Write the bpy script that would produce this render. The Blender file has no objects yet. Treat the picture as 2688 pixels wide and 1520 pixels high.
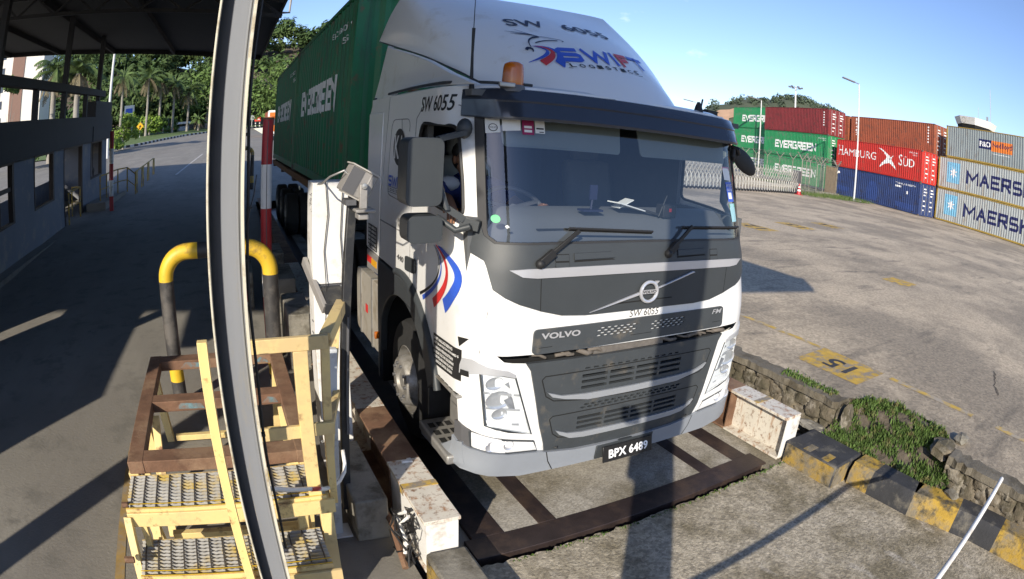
import bpy, bmesh, math, random
from mathutils import Matrix, Vector, geometry
random.seed(7)
R=math.radians
sc=bpy.context.scene
C=sc.collection
# ---------------------------------------------------------------- camera (wide fisheye surveillance lens)
CAM=(-2.60659,-3.09157,2.50744)
def cam_axes(yaw,pitch,roll):
    f=Vector((math.sin(yaw)*math.cos(pitch),math.cos(yaw)*math.cos(pitch),math.sin(pitch)))
    r=Vector((math.cos(yaw),-math.sin(yaw),0)); u=r.cross(f)
    return f, r*math.cos(roll)+u*math.sin(roll), u*math.cos(roll)-r*math.sin(roll)
cd=bpy.data.cameras.new('camera'); co=bpy.data.objects.new('camera',cd); C.objects.link(co); sc.camera=co
f_,r_,u_=CF,CR,CU=cam_axes(0.481902,-0.254572,0.057016)
co.matrix_world=Matrix(((r_.x,u_.x,-f_.x,CAM[0]),(r_.y,u_.y,-f_.y,CAM[1]),(r_.z,u_.z,-f_.z,CAM[2]),(0,0,0,1)))
cd.type='PANO'; cd.panorama_type='FISHEYE_LENS_POLYNOMIAL'
cd.sensor_width=36; cd.sensor_fit='HORIZONTAL'; cd.fisheye_fov=R(180)
cd.fisheye_polynomial_k0=0; cd.fisheye_polynomial_k1=-0.832740/18; cd.fisheye_polynomial_k2=0
cd.fisheye_polynomial_k3=-0.0863566/18**3; cd.fisheye_polynomial_k4=0
cd.clip_start=.01; cd.clip_end=6000
# ---------------------------------------------------------------- sky and sun
SUN_EL=25.0; SUN_DIR=Vector((0.645*math.cos(R(SUN_EL)),0.764*math.cos(R(SUN_EL)),-math.sin(R(SUN_EL))))
w=bpy.data.worlds.new("World"); sc.world=w; w.use_nodes=True
nt=w.node_tree; nd=nt.nodes; lk=nt.links; nd.clear()
out=nd.new('ShaderNodeOutputWorld'); bg=nd.new('ShaderNodeBackground'); sky=nd.new('ShaderNodeTexSky')
sky.sky_type='NISHITA'; sky.sun_disc=False; sky.sun_elevation=R(SUN_EL)
sky.sun_rotation=math.atan2(-SUN_DIR.x,-SUN_DIR.y)
sky.air_density=1.0; sky.dust_density=0.3; sky.ozone_density=3
bg.inputs[1].default_value=0.105
# thin clouds: noise over the sky direction
tc=nd.new('ShaderNodeTexCoord'); mp=nd.new('ShaderNodeMapping'); mp.inputs['Scale'].default_value=(1,1,2.6)
nz=nd.new('ShaderNodeTexNoise'); nz.inputs['Scale'].default_value=3.1; nz.inputs['Detail'].default_value=9; nz.inputs['Roughness'].default_value=.62
rp=nd.new('ShaderNodeValToRGB'); rp.color_ramp.elements[0].position=.62; rp.color_ramp.elements[1].position=.85
mx=nd.new('ShaderNodeMix'); mx.data_type='RGBA'; mx.inputs['B'].default_value=(9,9.2,9.6,1)
lk.new(tc.outputs['Generated'],mp.inputs[0]); lk.new(mp.outputs[0],nz.inputs['Vector']); lk.new(nz.outputs['Fac'],rp.inputs[0])
lk.new(rp.outputs[0],mx.inputs['Factor']); tn=nd.new('ShaderNodeMix'); tn.data_type='RGBA'; tn.blend_type='MULTIPLY'; tn.inputs['Factor'].default_value=1; tn.inputs['B'].default_value=(.9,.88,1.0,1); lk.new(sky.outputs[0],tn.inputs['A']); lk.new(tn.outputs['Result'],mx.inputs['A']); lk.new(mx.outputs['Result'],bg.inputs[0]); lk.new(bg.outputs[0],out.inputs[0])
sd=bpy.data.lights.new('sun','SUN'); so=bpy.data.objects.new('sun',sd); C.objects.link(so)
sd.energy=3.4; sd.angle=R(.5); sd.color=(1,.91,.77)
so.rotation_euler=SUN_DIR.to_track_quat('-Z','Y').to_euler()
sc.view_settings.view_transform='Standard'; sc.view_settings.look='None'; sc.view_settings.exposure=0.9; sc.view_settings.gamma=1
try:
    sc.cycles.max_bounces=7; sc.cycles.transparent_max_bounces=16; sc.cycles.glossy_bounces=3; sc.cycles.caustics_reflective=False; sc.cycles.caustics_refractive=False
    sc.cycles.use_denoising=True
except Exception: pass
# ---------------------------------------------------------------- materials
MATS={}
def M(name,col,rough=.55,metal=0.0,var=.12,scale=3.0,bump=0.0,bscale=40,dirt=None,stretch=None,coat=0,spec=.5,dirt2=None,grain=None):
    """procedural painted / mineral surface: noise-varied colour, optional worn patches, optional bump"""
    if name in MATS: return MATS[name]
    m=bpy.data.materials.new(name); m.use_nodes=True; MATS[name]=m
    t=m.node_tree; N=t.nodes; L=t.links; b=N['Principled BSDF']
    b.inputs['Roughness'].default_value=rough; b.inputs['Metallic'].default_value=metal
    b.inputs['Specular IOR Level'].default_value=spec
    if coat: b.inputs['Coat Weight'].default_value=coat; b.inputs['Coat Roughness'].default_value=.08
    c=N.new('ShaderNodeTexCoord'); src=c.outputs['Object']
    if stretch:
        mpn=N.new('ShaderNodeMapping'); mpn.inputs['Scale'].default_value=stretch; L.new(src,mpn.inputs[0]); src=mpn.outputs[0]
    def noise(s,d=5,r=.6,v=None):
        n=N.new('ShaderNodeTexNoise'); n.inputs['Scale'].default_value=s; n.inputs['Detail'].default_value=d; n.inputs['Roughness'].default_value=r
        L.new(v or src,n.inputs['Vector']); return n.outputs['Fac']
    def ramp(fac,a,bb,c0,c1):
        r_=N.new('ShaderNodeValToRGB'); e=r_.color_ramp.elements; e[0].position=a; e[1].position=bb; e[0].color=c0; e[1].color=c1; L.new(fac,r_.inputs[0]); return r_.outputs[0]
    lo=tuple(max(0,x*(1-var)) for x in col)+(1,); hi=tuple(min(1,x*(1+var)) for x in col)+(1,)
    colr=ramp(noise(scale),.3,.7,lo,hi)
    for dd in (dirt,dirt2):
        if dd:
            dc,amt,ds=dd[:3]; dv=c.outputs['Object'] if len(dd)<4 else None
            if dv is None:
                m2=N.new('ShaderNodeMapping'); m2.inputs['Scale'].default_value=dd[3]; L.new(c.outputs['Object'],m2.inputs[0]); dv=m2.outputs[0]
            k=ramp(noise(ds,8,.68,dv),.62-amt*.4,.74-amt*.35,(0,0,0,1),(1,1,1,1))
            x=N.new('ShaderNodeMix'); x.data_type='RGBA'; L.new(k,x.inputs['Factor']); L.new(colr,x.inputs['A']); x.inputs['B'].default_value=tuple(dc)+(1,); colr=x.outputs['Result']
    if grain:
        vo=N.new('ShaderNodeTexVoronoi'); vo.inputs['Scale'].default_value=grain[0]; L.new(c.outputs['Object'],vo.inputs['Vector'])
        hs=N.new('ShaderNodeSeparateColor'); L.new(vo.outputs['Color'],hs.inputs[0]); gm=ramp(hs.outputs[0],0,1,(1-grain[1],)*3+(1,),(1+grain[1],)*3+(1,))
        x=N.new('ShaderNodeMix'); x.data_type='RGBA'; x.blend_type='MULTIPLY'; x.inputs['Factor'].default_value=1; L.new(colr,x.inputs['A']); L.new(gm,x.inputs['B']); colr=x.outputs['Result']
    L.new(colr,b.inputs['Base Color'])
    if bump:
        bp=N.new('ShaderNodeBump'); bp.inputs['Strength'].default_value=bump; bp.inputs['Distance'].default_value=.02
        L.new(noise(bscale,6,.7,c.outputs['Object']),bp.inputs['Height']); L.new(bp.outputs[0],b.inputs['Normal'])
    return m
def glass(name,tint,refl=.12,rough=.02):
    if name in MATS: return MATS[name]
    m=bpy.data.materials.new(name); m.use_nodes=True; MATS[name]=m
    t=m.node_tree; N=t.nodes; L=t.links; N.clear()
    o=N.new('ShaderNodeOutputMaterial'); a=N.new('ShaderNodeBsdfTransparent'); g=N.new('ShaderNodeBsdfGlossy'); x=N.new('ShaderNodeMixShader')
    a.inputs[0].default_value=tuple(tint)+(1,); g.inputs['Roughness'].default_value=rough
    fr=N.new('ShaderNodeLayerWeight'); fr.inputs[0].default_value=.5; pw=N.new('ShaderNodeMath'); pw.operation='POWER'; pw.inputs[1].default_value=4; ad=N.new('ShaderNodeMath'); ad.operation='MULTIPLY_ADD'; ad.inputs[1].default_value=.7; ad.inputs[2].default_value=refl; ad.use_clamp=True
    L.new(fr.outputs['Facing'],pw.inputs[0]); L.new(pw.outputs[0],ad.inputs[0]); L.new(ad.outputs[0],x.inputs[0]); L.new(a.outputs[0],x.inputs[1]); L.new(g.outputs[0],x.inputs[2]); L.new(x.outputs[0],o.inputs[0])
    return m
# ---------------------------------------------------------------- mesh building
class MB:
    def __init__(s): s.v=[]; s.f=[]; s.g=[]
    def add(s,v,f):
        o=len(s.v); s.g.append((o,len(s.f))); s.v+= [tuple(x) for x in v]; s.f+= [tuple(i+o for i in q) for q in f]; return s
    def box(s,c,d,rot=None):
        x,y,z=[k/2 for k in d]; V=[Vector(p) for p in ((-x,-y,-z),(x,-y,-z),(x,y,-z),(-x,y,-z),(-x,-y,z),(x,-y,z),(x,y,z),(-x,y,z))]
        if rot is not None: V=[rot@p for p in V]
        return s.add([p+Vector(c) for p in V],[(0,3,2,1),(4,5,6,7),(0,1,5,4),(1,2,6,5),(2,3,7,6),(3,0,4,7)])
    def bb(s,x0,x1,y0,y1,z0,z1): return s.box(((x0+x1)/2,(y0+y1)/2,(z0+z1)/2),(abs(x1-x0),abs(y1-y0),abs(z1-z0)))
    def bar(s,p,q,wd,h=None,up=(0,0,1)):
        p=Vector(p);q=Vector(q);d=q-p;L=d.length;d=d.normalized(); u=Vector(up)
        if abs(d.dot(u))>.95: u=Vector((0,1,0))
        x=d.cross(u).normalized(); u=x.cross(d)
        return s.box((p+q)/2,(wd,L,h or wd),Matrix((x,d,u)).transposed())
    def tube(s,pts,r,n=10,cap=True):
        pts=[Vector(p) for p in pts]; rr=r if isinstance(r,(list,tuple)) else [r]*len(pts)
        t0=(pts[1]-pts[0]).normalized(); a=Vector((0,0,1)) if abs(t0.z)<.9 else Vector((1,0,0)); x=t0.cross(a).normalized()
        V=[];F=[]
        for i,p in enumerate(pts):
            t=(pts[min(i+1,len(pts)-1)]-pts[max(i-1,0)]).normalized(); x=(x-t*x.dot(t)).normalized(); y=t.cross(x)
            for k in range(n):
                g=2*math.pi*k/n; V.append(p+(x*math.cos(g)+y*math.sin(g))*rr[i])
        for i in range(len(pts)-1):
            for k in range(n): F.append((i*n+k,i*n+(k+1)%n,(i+1)*n+(k+1)%n,(i+1)*n+k))
        if cap: F.append(tuple(range(n-1,-1,-1))); F.append(tuple((len(pts)-1)*n+k for k in range(n)))
        return s.add(V,F)
    def cyl(s,p,q,r,n=16): return s.tube([p,q],r,n)
    def lathe(s,c,prof,n=24,axis='z'):
        V=[];F=[];m=len(prof)
        for k in range(n):
            g=2*math.pi*k/n
            for r,h in prof:
                a,b=r*math.cos(g),r*math.sin(g)
                V.append(Vector(c)+Vector({'z':(a,b,h),'x':(h,a,b),'y':(a,h,b)}[axis]))
        for k in range(n):
            k2=(k+1)%n
            for i in range(m-1): F.append((k*m+i,k2*m+i,k2*m+i+1,k*m+i+1))
        return s.add(V,F)
    def prism(s,poly,fn,d0,d1):
        """2D polygon -> solid between fn(u,v,d0) and fn(u,v,d1)"""
        n=len(poly); tr=geometry.tessellate_polygon([[Vector((a,b,0)) for a,b in poly]])
        V=[fn(a,b,d0) for a,b in poly]+[fn(a,b,d1) for a,b in poly]
        F=[tuple(t) for t in tr]+[tuple(i+n for i in reversed(t)) for t in tr]+[(i,(i+1)%n,(i+1)%n+n,i+n) for i in range(n)]
        return s.add(V,F)
    def sphere(s,c,r,n=12,m=8):
        rx,ry,rz=(r,r,r) if not isinstance(r,(tuple,list)) else r
        V=[];F=[]
        for i in range(m+1):
            a=math.pi*i/m
            for k in range(n):
                g=2*math.pi*k/n; V.append((c[0]+rx*math.sin(a)*math.cos(g),c[1]+ry*math.sin(a)*math.sin(g),c[2]+rz*math.cos(a)))
        for i in range(m):
            for k in range(n): F.append((i*n+k,(i+1)*n+k,(i+1)*n+(k+1)%n,i*n+(k+1)%n))
        return s.add(V,F)
    def mesh(s,name):
        me=bpy.data.meshes.new(name); me.from_pydata([tuple(p) for p in s.v],[],s.f)
        b=bmesh.new(); b.from_mesh(me); bmesh.ops.remove_doubles(b,verts=b.verts,dist=1e-5)
        bmesh.ops.recalc_face_normals(b,faces=b.faces); b.to_mesh(me); b.free(); return me
    def each(s,name,mat,parent=None,**k):
        """one object for every piece added"""
        out=[]; g=s.g+[(len(s.v),len(s.f))]
        for (a,c),(a2,c2) in zip(g,g[1:]):
            m=MB(); m.v=s.v[a:a2]; m.f=[tuple(i-a for i in q) for q in s.f[c:c2]]; out.append(m.build(name,mat,parent,**k))
        return out
    def build(s,name,mat,parent=None,smooth=None,bevel=0,seg=2):
        me=s.mesh(name); me.materials.append(mat)
        o=bpy.data.objects.new(name,me); C.objects.link(o)
        if parent is not None: setparent(o,parent)
        if smooth:
            for q in me.polygons: q.use_smooth=True
            try: me.set_sharp_from_angle(angle=R(smooth))
            except Exception: pass
        if bevel:
            md=o.modifiers.new('bevel','BEVEL'); md.width=bevel; md.segments=seg; md.limit_method='ANGLE'; md.angle_limit=R(35)
            for q in me.polygons: q.use_smooth=True
            try: me.set_sharp_from_angle(angle=R(50))
            except Exception: pass
        return o
def setparent(o,p):
    o.parent=p
    if p.parent is None: o.matrix_parent_inverse=p.matrix_basis.inverted()
def tag(o,label=None,cat=None,group=None,kind=None):
    if label: o['label']=label
    if cat: o['category']=cat
    if group: o['group']=group
    if kind: o['kind']=kind
    return o
def thing(name,label,cat,loc=(0,0,0),group=None,rot=None):
    o=bpy.data.objects.new(name,None); C.objects.link(o); o.empty_display_size=.2
    bas=Matrix.Translation(loc)
    if rot: bas=bas@rot
    o.matrix_basis=bas
    return tag(o,label,cat,group)
def dup(root,mat,label=None,cat=None,group=None,skip=()):
    r=root.copy(); C.objects.link(r); r.matrix_basis=mat
    tag(r,label,cat,group)
    for ch in root.children:
        c=ch.copy(); C.objects.link(c); c.parent=r
        for g in ch.children:
            d=g.copy(); C.objects.link(d); d.parent=c
    return r
def inside(p,poly):
    x,y=p; c=False; n=len(poly); j=n-1
    for i in range(n):
        xi,yi=poly[i]; xj,yj=poly[j]
        if (yi>y)!=(yj>y) and x<(xj-xi)*(y-yi)/(yj-yi)+xi: c=not c
        j=i
    return c
def densify(poly,st):
    o=[]
    for i in range(len(poly)):
        a=poly[i];b=poly[(i+1)%len(poly)]; n=max(1,int(math.hypot((b[0]-a[0])/st[0],(b[1]-a[1])/st[1])+.5))
        for k in range(n): o.append((a[0]+(b[0]-a[0])*k/n,a[1]+(b[1]-a[1])*k/n))
    return o
def smoothpoly(poly,it=2):
    for _ in range(it):
        n=len(poly); o=[]
        for i in range(n):
            a=poly[i];b=poly[(i+1)%n]; o+=[(a[0]*.75+b[0]*.25,a[1]*.75+b[1]*.25),(a[0]*.25+b[0]*.75,a[1]*.25+b[1]*.75)]
        poly=o
    return poly
def roundpoly(poly,r,n=4):
    o=[]; m=len(poly)
    for i in range(m):
        p=Vector(poly[i]); a=Vector(poly[i-1])-p; b=Vector(poly[(i+1)%m])-p
        d=min(r,a.length*.45,b.length*.45); s0=p+a.normalized()*d; s1=p+b.normalized()*d
        for k in range(n+1):
            t=k/n; q=s0*(1-t)**2+p*2*t*(1-t)+s1*t*t; o.append((q.x,q.y))
    return o
def sheet(mb,outline,fn,step=.08,off=0.0,thick=0.0,holes=(),jit=0):
    """fill a 2D outline (with holes) with small triangles and lay it on surface fn(u,v,off)"""
    st=step if isinstance(step,tuple) else (step,step)
    polys=[densify(outline,st)]+[densify(h,st) for h in holes]
    P=[];E=[]
    for q in polys:
        o=len(P); P+=q; E+=[(o+i,o+(i+1)%len(q)) for i in range(len(q))]
    us=[p[0] for p in polys[0]]; vs=[p[1] for p in polys[0]]
    nu=int((max(us)-min(us))/st[0])+1; nv=int((max(vs)-min(vs))/st[1])+1
    for i in range(nu):
        for j in range(nv):
            q=(min(us)+(i+.5)*st[0],min(vs)+(j+.5)*st[1])
            if inside(q,polys[0]) and not any(inside(q,h) for h in polys[1:]): P.append(q)
    r=geometry.delaunay_2d_cdt([Vector(p) for p in P],E,[],0,1e-6)
    V,T=r[0],r[2]
    keep=[]
    for t in T:
        c=(sum(V[i].x for i in t)/len(t),sum(V[i].y for i in t)/len(t))
        if inside(c,polys[0]) and not any(inside(c,h) for h in polys[1:]): keep.append(tuple(t))
    A=[fn(v.x,v.y,off) for v in V]
    if not thick: return mb.add(A,keep)
    B=[fn(v.x,v.y,off-thick) for v in V]; n=len(A)
    cnt={}
    for t in keep:
        for i in range(len(t)):
            e=(t[i],t[(i+1)%len(t)]); cnt[e]=1
    rim=[(a,b,b+n,a+n) for (a,b) in cnt if (b,a) not in cnt]
    return mb.add(A+B,keep+[tuple(i+n for i in reversed(t)) for t in keep]+rim)
# ---------------------------------------------------------------- lettering
def text2d(s,bold=0.0,shear=0.0,space=1.0):
    c=bpy.data.curves.new('t','FONT'); c.body=s; c.size=1; c.offset=bold; c.shear=shear; c.space_character=space; c.resolution_u=3
    o=bpy.data.objects.new('t',c); C.objects.link(o); bpy.context.view_layer.update()
    me=bpy.data.meshes.new_from_object(o); V=[(v.co.x,v.co.y) for v in me.vertices]; F=[tuple(p.vertices) for p in me.polygons]
    bpy.data.objects.remove(o); bpy.data.curves.remove(c); bpy.data.meshes.remove(me)
    return V,F
def letter(mb,s,u0,u1,v0,v1,fn,bold=0.0,shear=0.0,space=1.0,breaks=None,off=.002,flip=False,grid=0):
    V,F=text2d(s,bold,shear,space)
    if not V: return mb
    x0=min(p[0] for p in V);x1=max(p[0] for p in V);y0=min(p[1] for p in V);y1=max(p[1] for p in V)
    Q=[(u0+(p[0]-x0)/(x1-x0)*(u1-u0),v0+(p[1]-y0)/(y1-y0)*(v1-v0)) for p in V]
    return flat(mb,Q,F,fn,off,breaks)
def flat(mb,Q,F,fn,off,breaks=None):
    if breaks:
        b=bmesh.new(); vs=[b.verts.new((q[0],q[1],0)) for q in Q]
        for f in F:
            try: b.faces.new([vs[i] for i in f])
            except ValueError: pass
        for k in breaks:
            bmesh.ops.bisect_plane(b,geom=b.verts[:]+b.edges[:]+b.faces[:],plane_co=(k,0,0),plane_no=(1,0,0),dist=1e-6)
        b.verts.index_update(); Q=[(v.co.x,v.co.y) for v in b.verts]; F=[tuple(v.index for v in f.verts) for f in b.faces]; b.free()
    return mb.add([fn(a,c,off) for a,c in Q],F)
def poly2(mb,poly,fn,off=.002,breaks=None):
    tr=geometry.tessellate_polygon([[Vector((a,b,0)) for a,b in poly]])
    return flat(mb,poly,[tuple(t) for t in tr],fn,off,breaks)
def ribbon(mb,pts,ws,fn,off=.002):
    """curved band of varying width in (u,v)"""
    P=[Vector(p) for p in pts]; V=[];F=[]
    for i,p in enumerate(P):
        t=(P[min(i+1,len(P)-1)]-P[max(i-1,0)]).normalized(); n=Vector((-t.y,t.x)); h=(ws[i] if isinstance(ws,(list,tuple)) else ws)/2
        V+= [fn(p.x+n.x*h,p.y+n.y*h,off),fn(p.x-n.x*h,p.y-n.y*h,off)]
    for i in range(len(P)-1): F.append((2*i,2*i+1,2*i+3,2*i+2))
    return mb.add(V,F)
def bez(a,b,c,n=12):
    return [((1-t)**2*a[0]+2*t*(1-t)*b[0]+t*t*c[0],(1-t)**2*a[1]+2*t*(1-t)*b[1]+t*t*c[1]) for t in [i/n for i in range(n+1)]]
def plane_fn(o,u,v,n):
    o,u,v,n=Vector(o),Vector(u),Vector(v),Vector(n)
    return lambda a,b,d=0: o+u*a+v*b+n*d

GLY={'E':[[(1,1),(0,1),(0,0),(1,0)],[(0,.5),(.85,.5)]],'V':[[(0,1),(.5,0),(1,1)]],'R':[[(0,0),(0,1),(1,1),(1,.48),(0,.48)],[(.5,.48),(1,0)]],'G':[[(1,1),(0,1),(0,0),(1,0),(1,.48),(.55,.48)]],'N':[[(0,0),(0,1),(1,0),(1,1)]],
'M':[[(0,0),(0,1),(.5,.3),(1,1),(1,0)]],'A':[[(0,0),(.5,1),(1,0)],[(.2,.34),(.8,.34)]],'S':[[(1,1),(.12,1),(0,.9),(0,.6),(.12,.5),(.88,.5),(1,.4),(1,.1),(.88,0),(0,0)]],'K':[[(0,0),(0,1)],[(1,1),(.05,.45)],[(.35,.62),(1,0)]],
'W':[[(0,1),(.25,0),(.5,.85),(.75,0),(1,1)]],'F':[[(0,0),(0,1),(1,1)],[(0,.5),(.8,.5)]],'T':[[(0,1),(1,1)],[(.5,1),(.5,0)]],'I':[[(0,0),(0,1)]]}
def strokes(mb,s,u0,u1,v0,v1,fn,wt=.18,gap=.28,off=.004,breaks=None,shear=0.0):
    """block capitals drawn as mitred strokes; wt = stroke weight as a share of the height"""
    h=v1-v0; w_=wt*h; adv=[(.0 if c=='I' else .45 if c==' ' else 1.45 if c in 'MW' else 1.0) for c in s]; n=len(s)
    tot=sum(adv); cw=(u1-u0-w_-gap*h*(n-1)*.5-w_*(n-1))/tot; x=u0+w_/2; k=0
    for c,a in zip(s,adv):
        for pl in GLY.get(c,[]):
            P=[Vector((x+p[0]*a*cw,v0+w_/2+p[1]*(h-w_))) for p in pl]
            P=[Vector((p.x+shear*(p.y-v0),p.y)) for p in P]
            if c in 'EFTKAIMNWR':
                P[0]+= (P[0]-P[1]).normalized()*w_/2; P[-1]+=(P[-1]-P[-2]).normalized()*w_/2
            Q=[];m=len(P)
            for i,p in enumerate(P):
                d0=(P[i]-P[i-1]).normalized() if i else (P[1]-P[0]).normalized(); d1=(P[i+1]-P[i]).normalized() if i<m-1 else d0
                t=(d0+d1); t=t.normalized() if t.length>.05 else d0; nn=Vector((-t.y,t.x)); sc_=min(1.9,1/max(.3,abs(nn.dot(Vector((-d0.y,d0.x))))))
                Q+= [(p.x+nn.x*w_/2*sc_,p.y+nn.y*w_/2*sc_),(p.x-nn.x*w_/2*sc_,p.y-nn.y*w_/2*sc_)]
            flat(mb,Q,[(2*i,2*i+1,2*i+3,2*i+2) for i in range(m-1)],fn,off+.0004*k,breaks); k+=1
        x+=a*cw+gap*h*.5+w_
    return mb
# ---------------------------------------------------------------- material palette
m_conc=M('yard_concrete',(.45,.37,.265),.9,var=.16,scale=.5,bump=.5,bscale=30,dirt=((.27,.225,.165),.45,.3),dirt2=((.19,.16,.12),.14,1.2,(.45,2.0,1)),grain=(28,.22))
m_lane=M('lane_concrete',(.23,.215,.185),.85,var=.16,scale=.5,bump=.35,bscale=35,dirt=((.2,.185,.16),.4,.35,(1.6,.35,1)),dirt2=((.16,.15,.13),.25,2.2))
m_agg=M('worn_aggregate',(.42,.37,.285),.92,var=.2,scale=18,bump=1.0,bscale=42,dirt=((.21,.18,.12),.42,1.2),dirt2=((.44,.4,.34),.1,2.2,(2.2,.8,1)),grain=(46,.3))
m_deck=M('deck_concrete',(.37,.34,.285),.9,var=.14,scale=9,bump=.4,bscale=60,dirt=((.2,.175,.125),.4,.9),grain=(80,.22))
m_steel=M('dark_steel',(.05,.036,.034),.45,.35,var=.25,scale=6,bump=.15,dirt=((.09,.06,.045),.3,3))
m_rust=M('rusty_steel',(.16,.085,.05),.85,var=.3,scale=7,bump=.3,dirt=((.24,.15,.09),.4,3))
m_beamw=M('chipped_white',(.62,.58,.5),.6,var=.08,scale=5,bump=.1,dirt=((.2,.11,.06),.2,22),dirt2=((.33,.17,.08),.24,7,(2.2,2.2,.45)))
m_white_s=M('plain_white_steel',(.8,.79,.76),.5,var=.04,scale=3,dirt=((.5,.45,.38),.18,4))
m_cream=M('cream_yellow_paint',(.76,.58,.25),.55,var=.08,scale=4,bump=.08,dirt=((.22,.1,.045),.16,9),dirt2=((.6,.45,.22),.35,2))
m_yellow=M('yellow_paint',(.66,.43,.03),.5,var=.1,scale=4,dirt=((.3,.19,.05),.2,7))
m_yold=M('faded_yellow_paint',(.5,.32,.05),.85,var=.18,scale=8,bump=.3,dirt=((.24,.21,.17),.4,7))
m_black=M('black_paint',(.02,.021,.024),.5,var=.2,scale=5,dirt=((.06,.057,.05),.25,6))
m_kblack=M('kerb_black',(.035,.036,.04),.8,var=.25,scale=6,bump=.35,dirt=((.13,.12,.1),.25,5))
m_kyel=M('kerb_yellow',(.42,.27,.04),.85,var=.25,scale=7,bump=.5,dirt=((.2,.17,.12),.44,3.5),dirt2=((.07,.06,.04),.3,8))
m_red=M('red_paint',(.42,.02,.025),.45,var=.08,scale=3,dirt=((.25,.03,.03),.2,6))
m_wpaint=M('white_paint',(.74,.73,.7),.5,var=.05,scale=3,dirt=((.5,.47,.42),.2,5))
m_grey=M('grey_post_paint',(.22,.227,.24),.45,var=.06,scale=3,bump=.05,stretch=(4,4,.4),dirt=((.24,.23,.21),.16,12,(1.5,1.5,.3)))
m_greyl=M('cream_edge_paint',(.62,.58,.46),.5,var=.08,scale=4,dirt=((.35,.28,.17),.25,6))
m_hous=M('grey_housing',(.3,.285,.27),.45,.1,var=.05,scale=3,dirt=((.2,.19,.18),.2,6))
m_hdark=M('dark_grey_housing',(.1,.1,.105),.5,var=.08,scale=3)
m_stone=M('rubble_stone',(.15,.125,.09),.95,var=.45,scale=5.5,bump=1.2,bscale=11,dirt=((.08,.07,.045),.42,3),dirt2=((.3,.27,.22),.3,5))
m_earth=M('dark_earth',(.11,.09,.065),.95,var=.35,scale=9,bump=.8,bscale=22)
m_conb=M('old_concrete',(.24,.225,.19),.9,var=.2,scale=5,bump=.5,bscale=25,dirt=((.1,.09,.07),.35,3))
m_grass=M('grass_blade',(.075,.125,.03),.7,var=.5,scale=14,spec=.25,dirt=((.2,.17,.08),.22,9))
m_verge=M('verge_grass',(.1,.15,.04),.9,var=.35,scale=2,bump=.6,bscale=9)
m_galv=M('galvanised_steel',(.42,.42,.41),.42,.6,var=.15,scale=8)
m_rub=M('tyre_rubber',(.018,.018,.018),.85,var=.2,scale=9)
m_cable=M('cable_black',(.015,.015,.016),.6)
# ---------------------------------------------------------------- ground and roads
def lz(y): return .03*max(0,y-9)
def quadgrid(mb,xs,ys,zf):
    V=[(x,y,zf(x,y)) for y in ys for x in xs]; n=len(xs)
    return mb.add(V,[(j*n+i,j*n+i+1,(j+1)*n+i+1,(j+1)*n+i) for j in range(len(ys)-1) for i in range(n-1)])
b=MB(); quadgrid(b,[-4000,-300,-20,20,300,4000],[-4000,-300,-20,20,160,4000],lambda x,y:-.75 if y<100 else (-.75 if x>0 else 2.0))
tag(b.build('ground',m_earth),kind='structure')
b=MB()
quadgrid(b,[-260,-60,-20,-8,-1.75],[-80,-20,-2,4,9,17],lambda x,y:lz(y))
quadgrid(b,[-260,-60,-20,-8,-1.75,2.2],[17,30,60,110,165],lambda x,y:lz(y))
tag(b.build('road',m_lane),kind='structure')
# near approach slab with a ragged edge along the weighbridge gap
ed=[]; rr=random.Random(3); x=-1.75
while x<2.2: ed.append((x,-.53+rr.uniform(-.018,.018))); x+=.035
b=MB(); sheet(b,[(2.2,-.53),(2.2,-9),(-1.75,-9)]+ed,lambda u,v,d:Vector((u,v,0)),step=(.6,.6))
n=len(ed); b.add([(x,y,0) for x,y in ed]+[(x,y+.02,-.35) for x,y in ed],[(i,i+1,i+1+n,i+n) for i in range(n-1)])
tag(b.build('approach_slab',m_agg),kind='structure')
b=MB(); b.bb(-1.75,2.2,-.62,17,-.5,-.36); tag(b.build('pit_floor',m_earth),kind='structure')
b=MB(); b.bb(1.3,2.2,-.53,17,-.35,-.012); tag(b.build('side_strip',m_deck),kind='structure')
b=MB(); b.bb(-1.75,-1.3,-.3,17,-.35,-.03); tag(b.build('side_strip',m_lane),kind='structure')
NOTCH=[(2.2,-2.1),(2.34,-2.02),(2.47,-1.86),(2.62,-1.74),(2.7,-1.5),(2.66,-1.28),(2.72,-1.05),(2.58,-.86),(2.5,-.72),(2.34,-.62),(2.2,-.6)]
b=MB(); quadgrid(b,[4,9,16,30,60,160,500],[-120,-60,-20,-9,9,16,30,60,160,600],lambda x,y:.466); quadgrid(b,[2.2,4],[-120,-60,-20,-9],lambda x,y:.466); quadgrid(b,[2.2,4],[9,16,30,60,160,600],lambda x,y:.466)
sheet(b,[(2.2,-9),(4,-9),(4,9),(2.2,9)]+NOTCH[::-1],lambda u,v,d:Vector((u,v,.466)),step=(.45,.45))
tag(b.build('yard',m_conc),kind='structure')
# weighbridge deck
t=thing('weighbridge_deck','flat weighbridge deck of concrete panels and dark steel strips under the lorry','weighbridge',(0,8,0))
b=MB()
for x0,x1 in ((-1.065,-.806),(-.665,.712),(.845,1.115)): b.bb(x0,x1,-.235,16.9,-.3,-.004)
b.build('concrete_infill',m_deck,t)
b=MB()
for x0,x1 in ((-1.3,-1.065),(-.806,-.665),(.712,.845),(1.115,1.3)): b.bb(x0,x1,-.235,16.9,-.3,0)
b.bb(-1.36,1.36,-.45,-.235,-.26,.0)
b.build('steel_frame',m_steel,t,bevel=.004)
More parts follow.
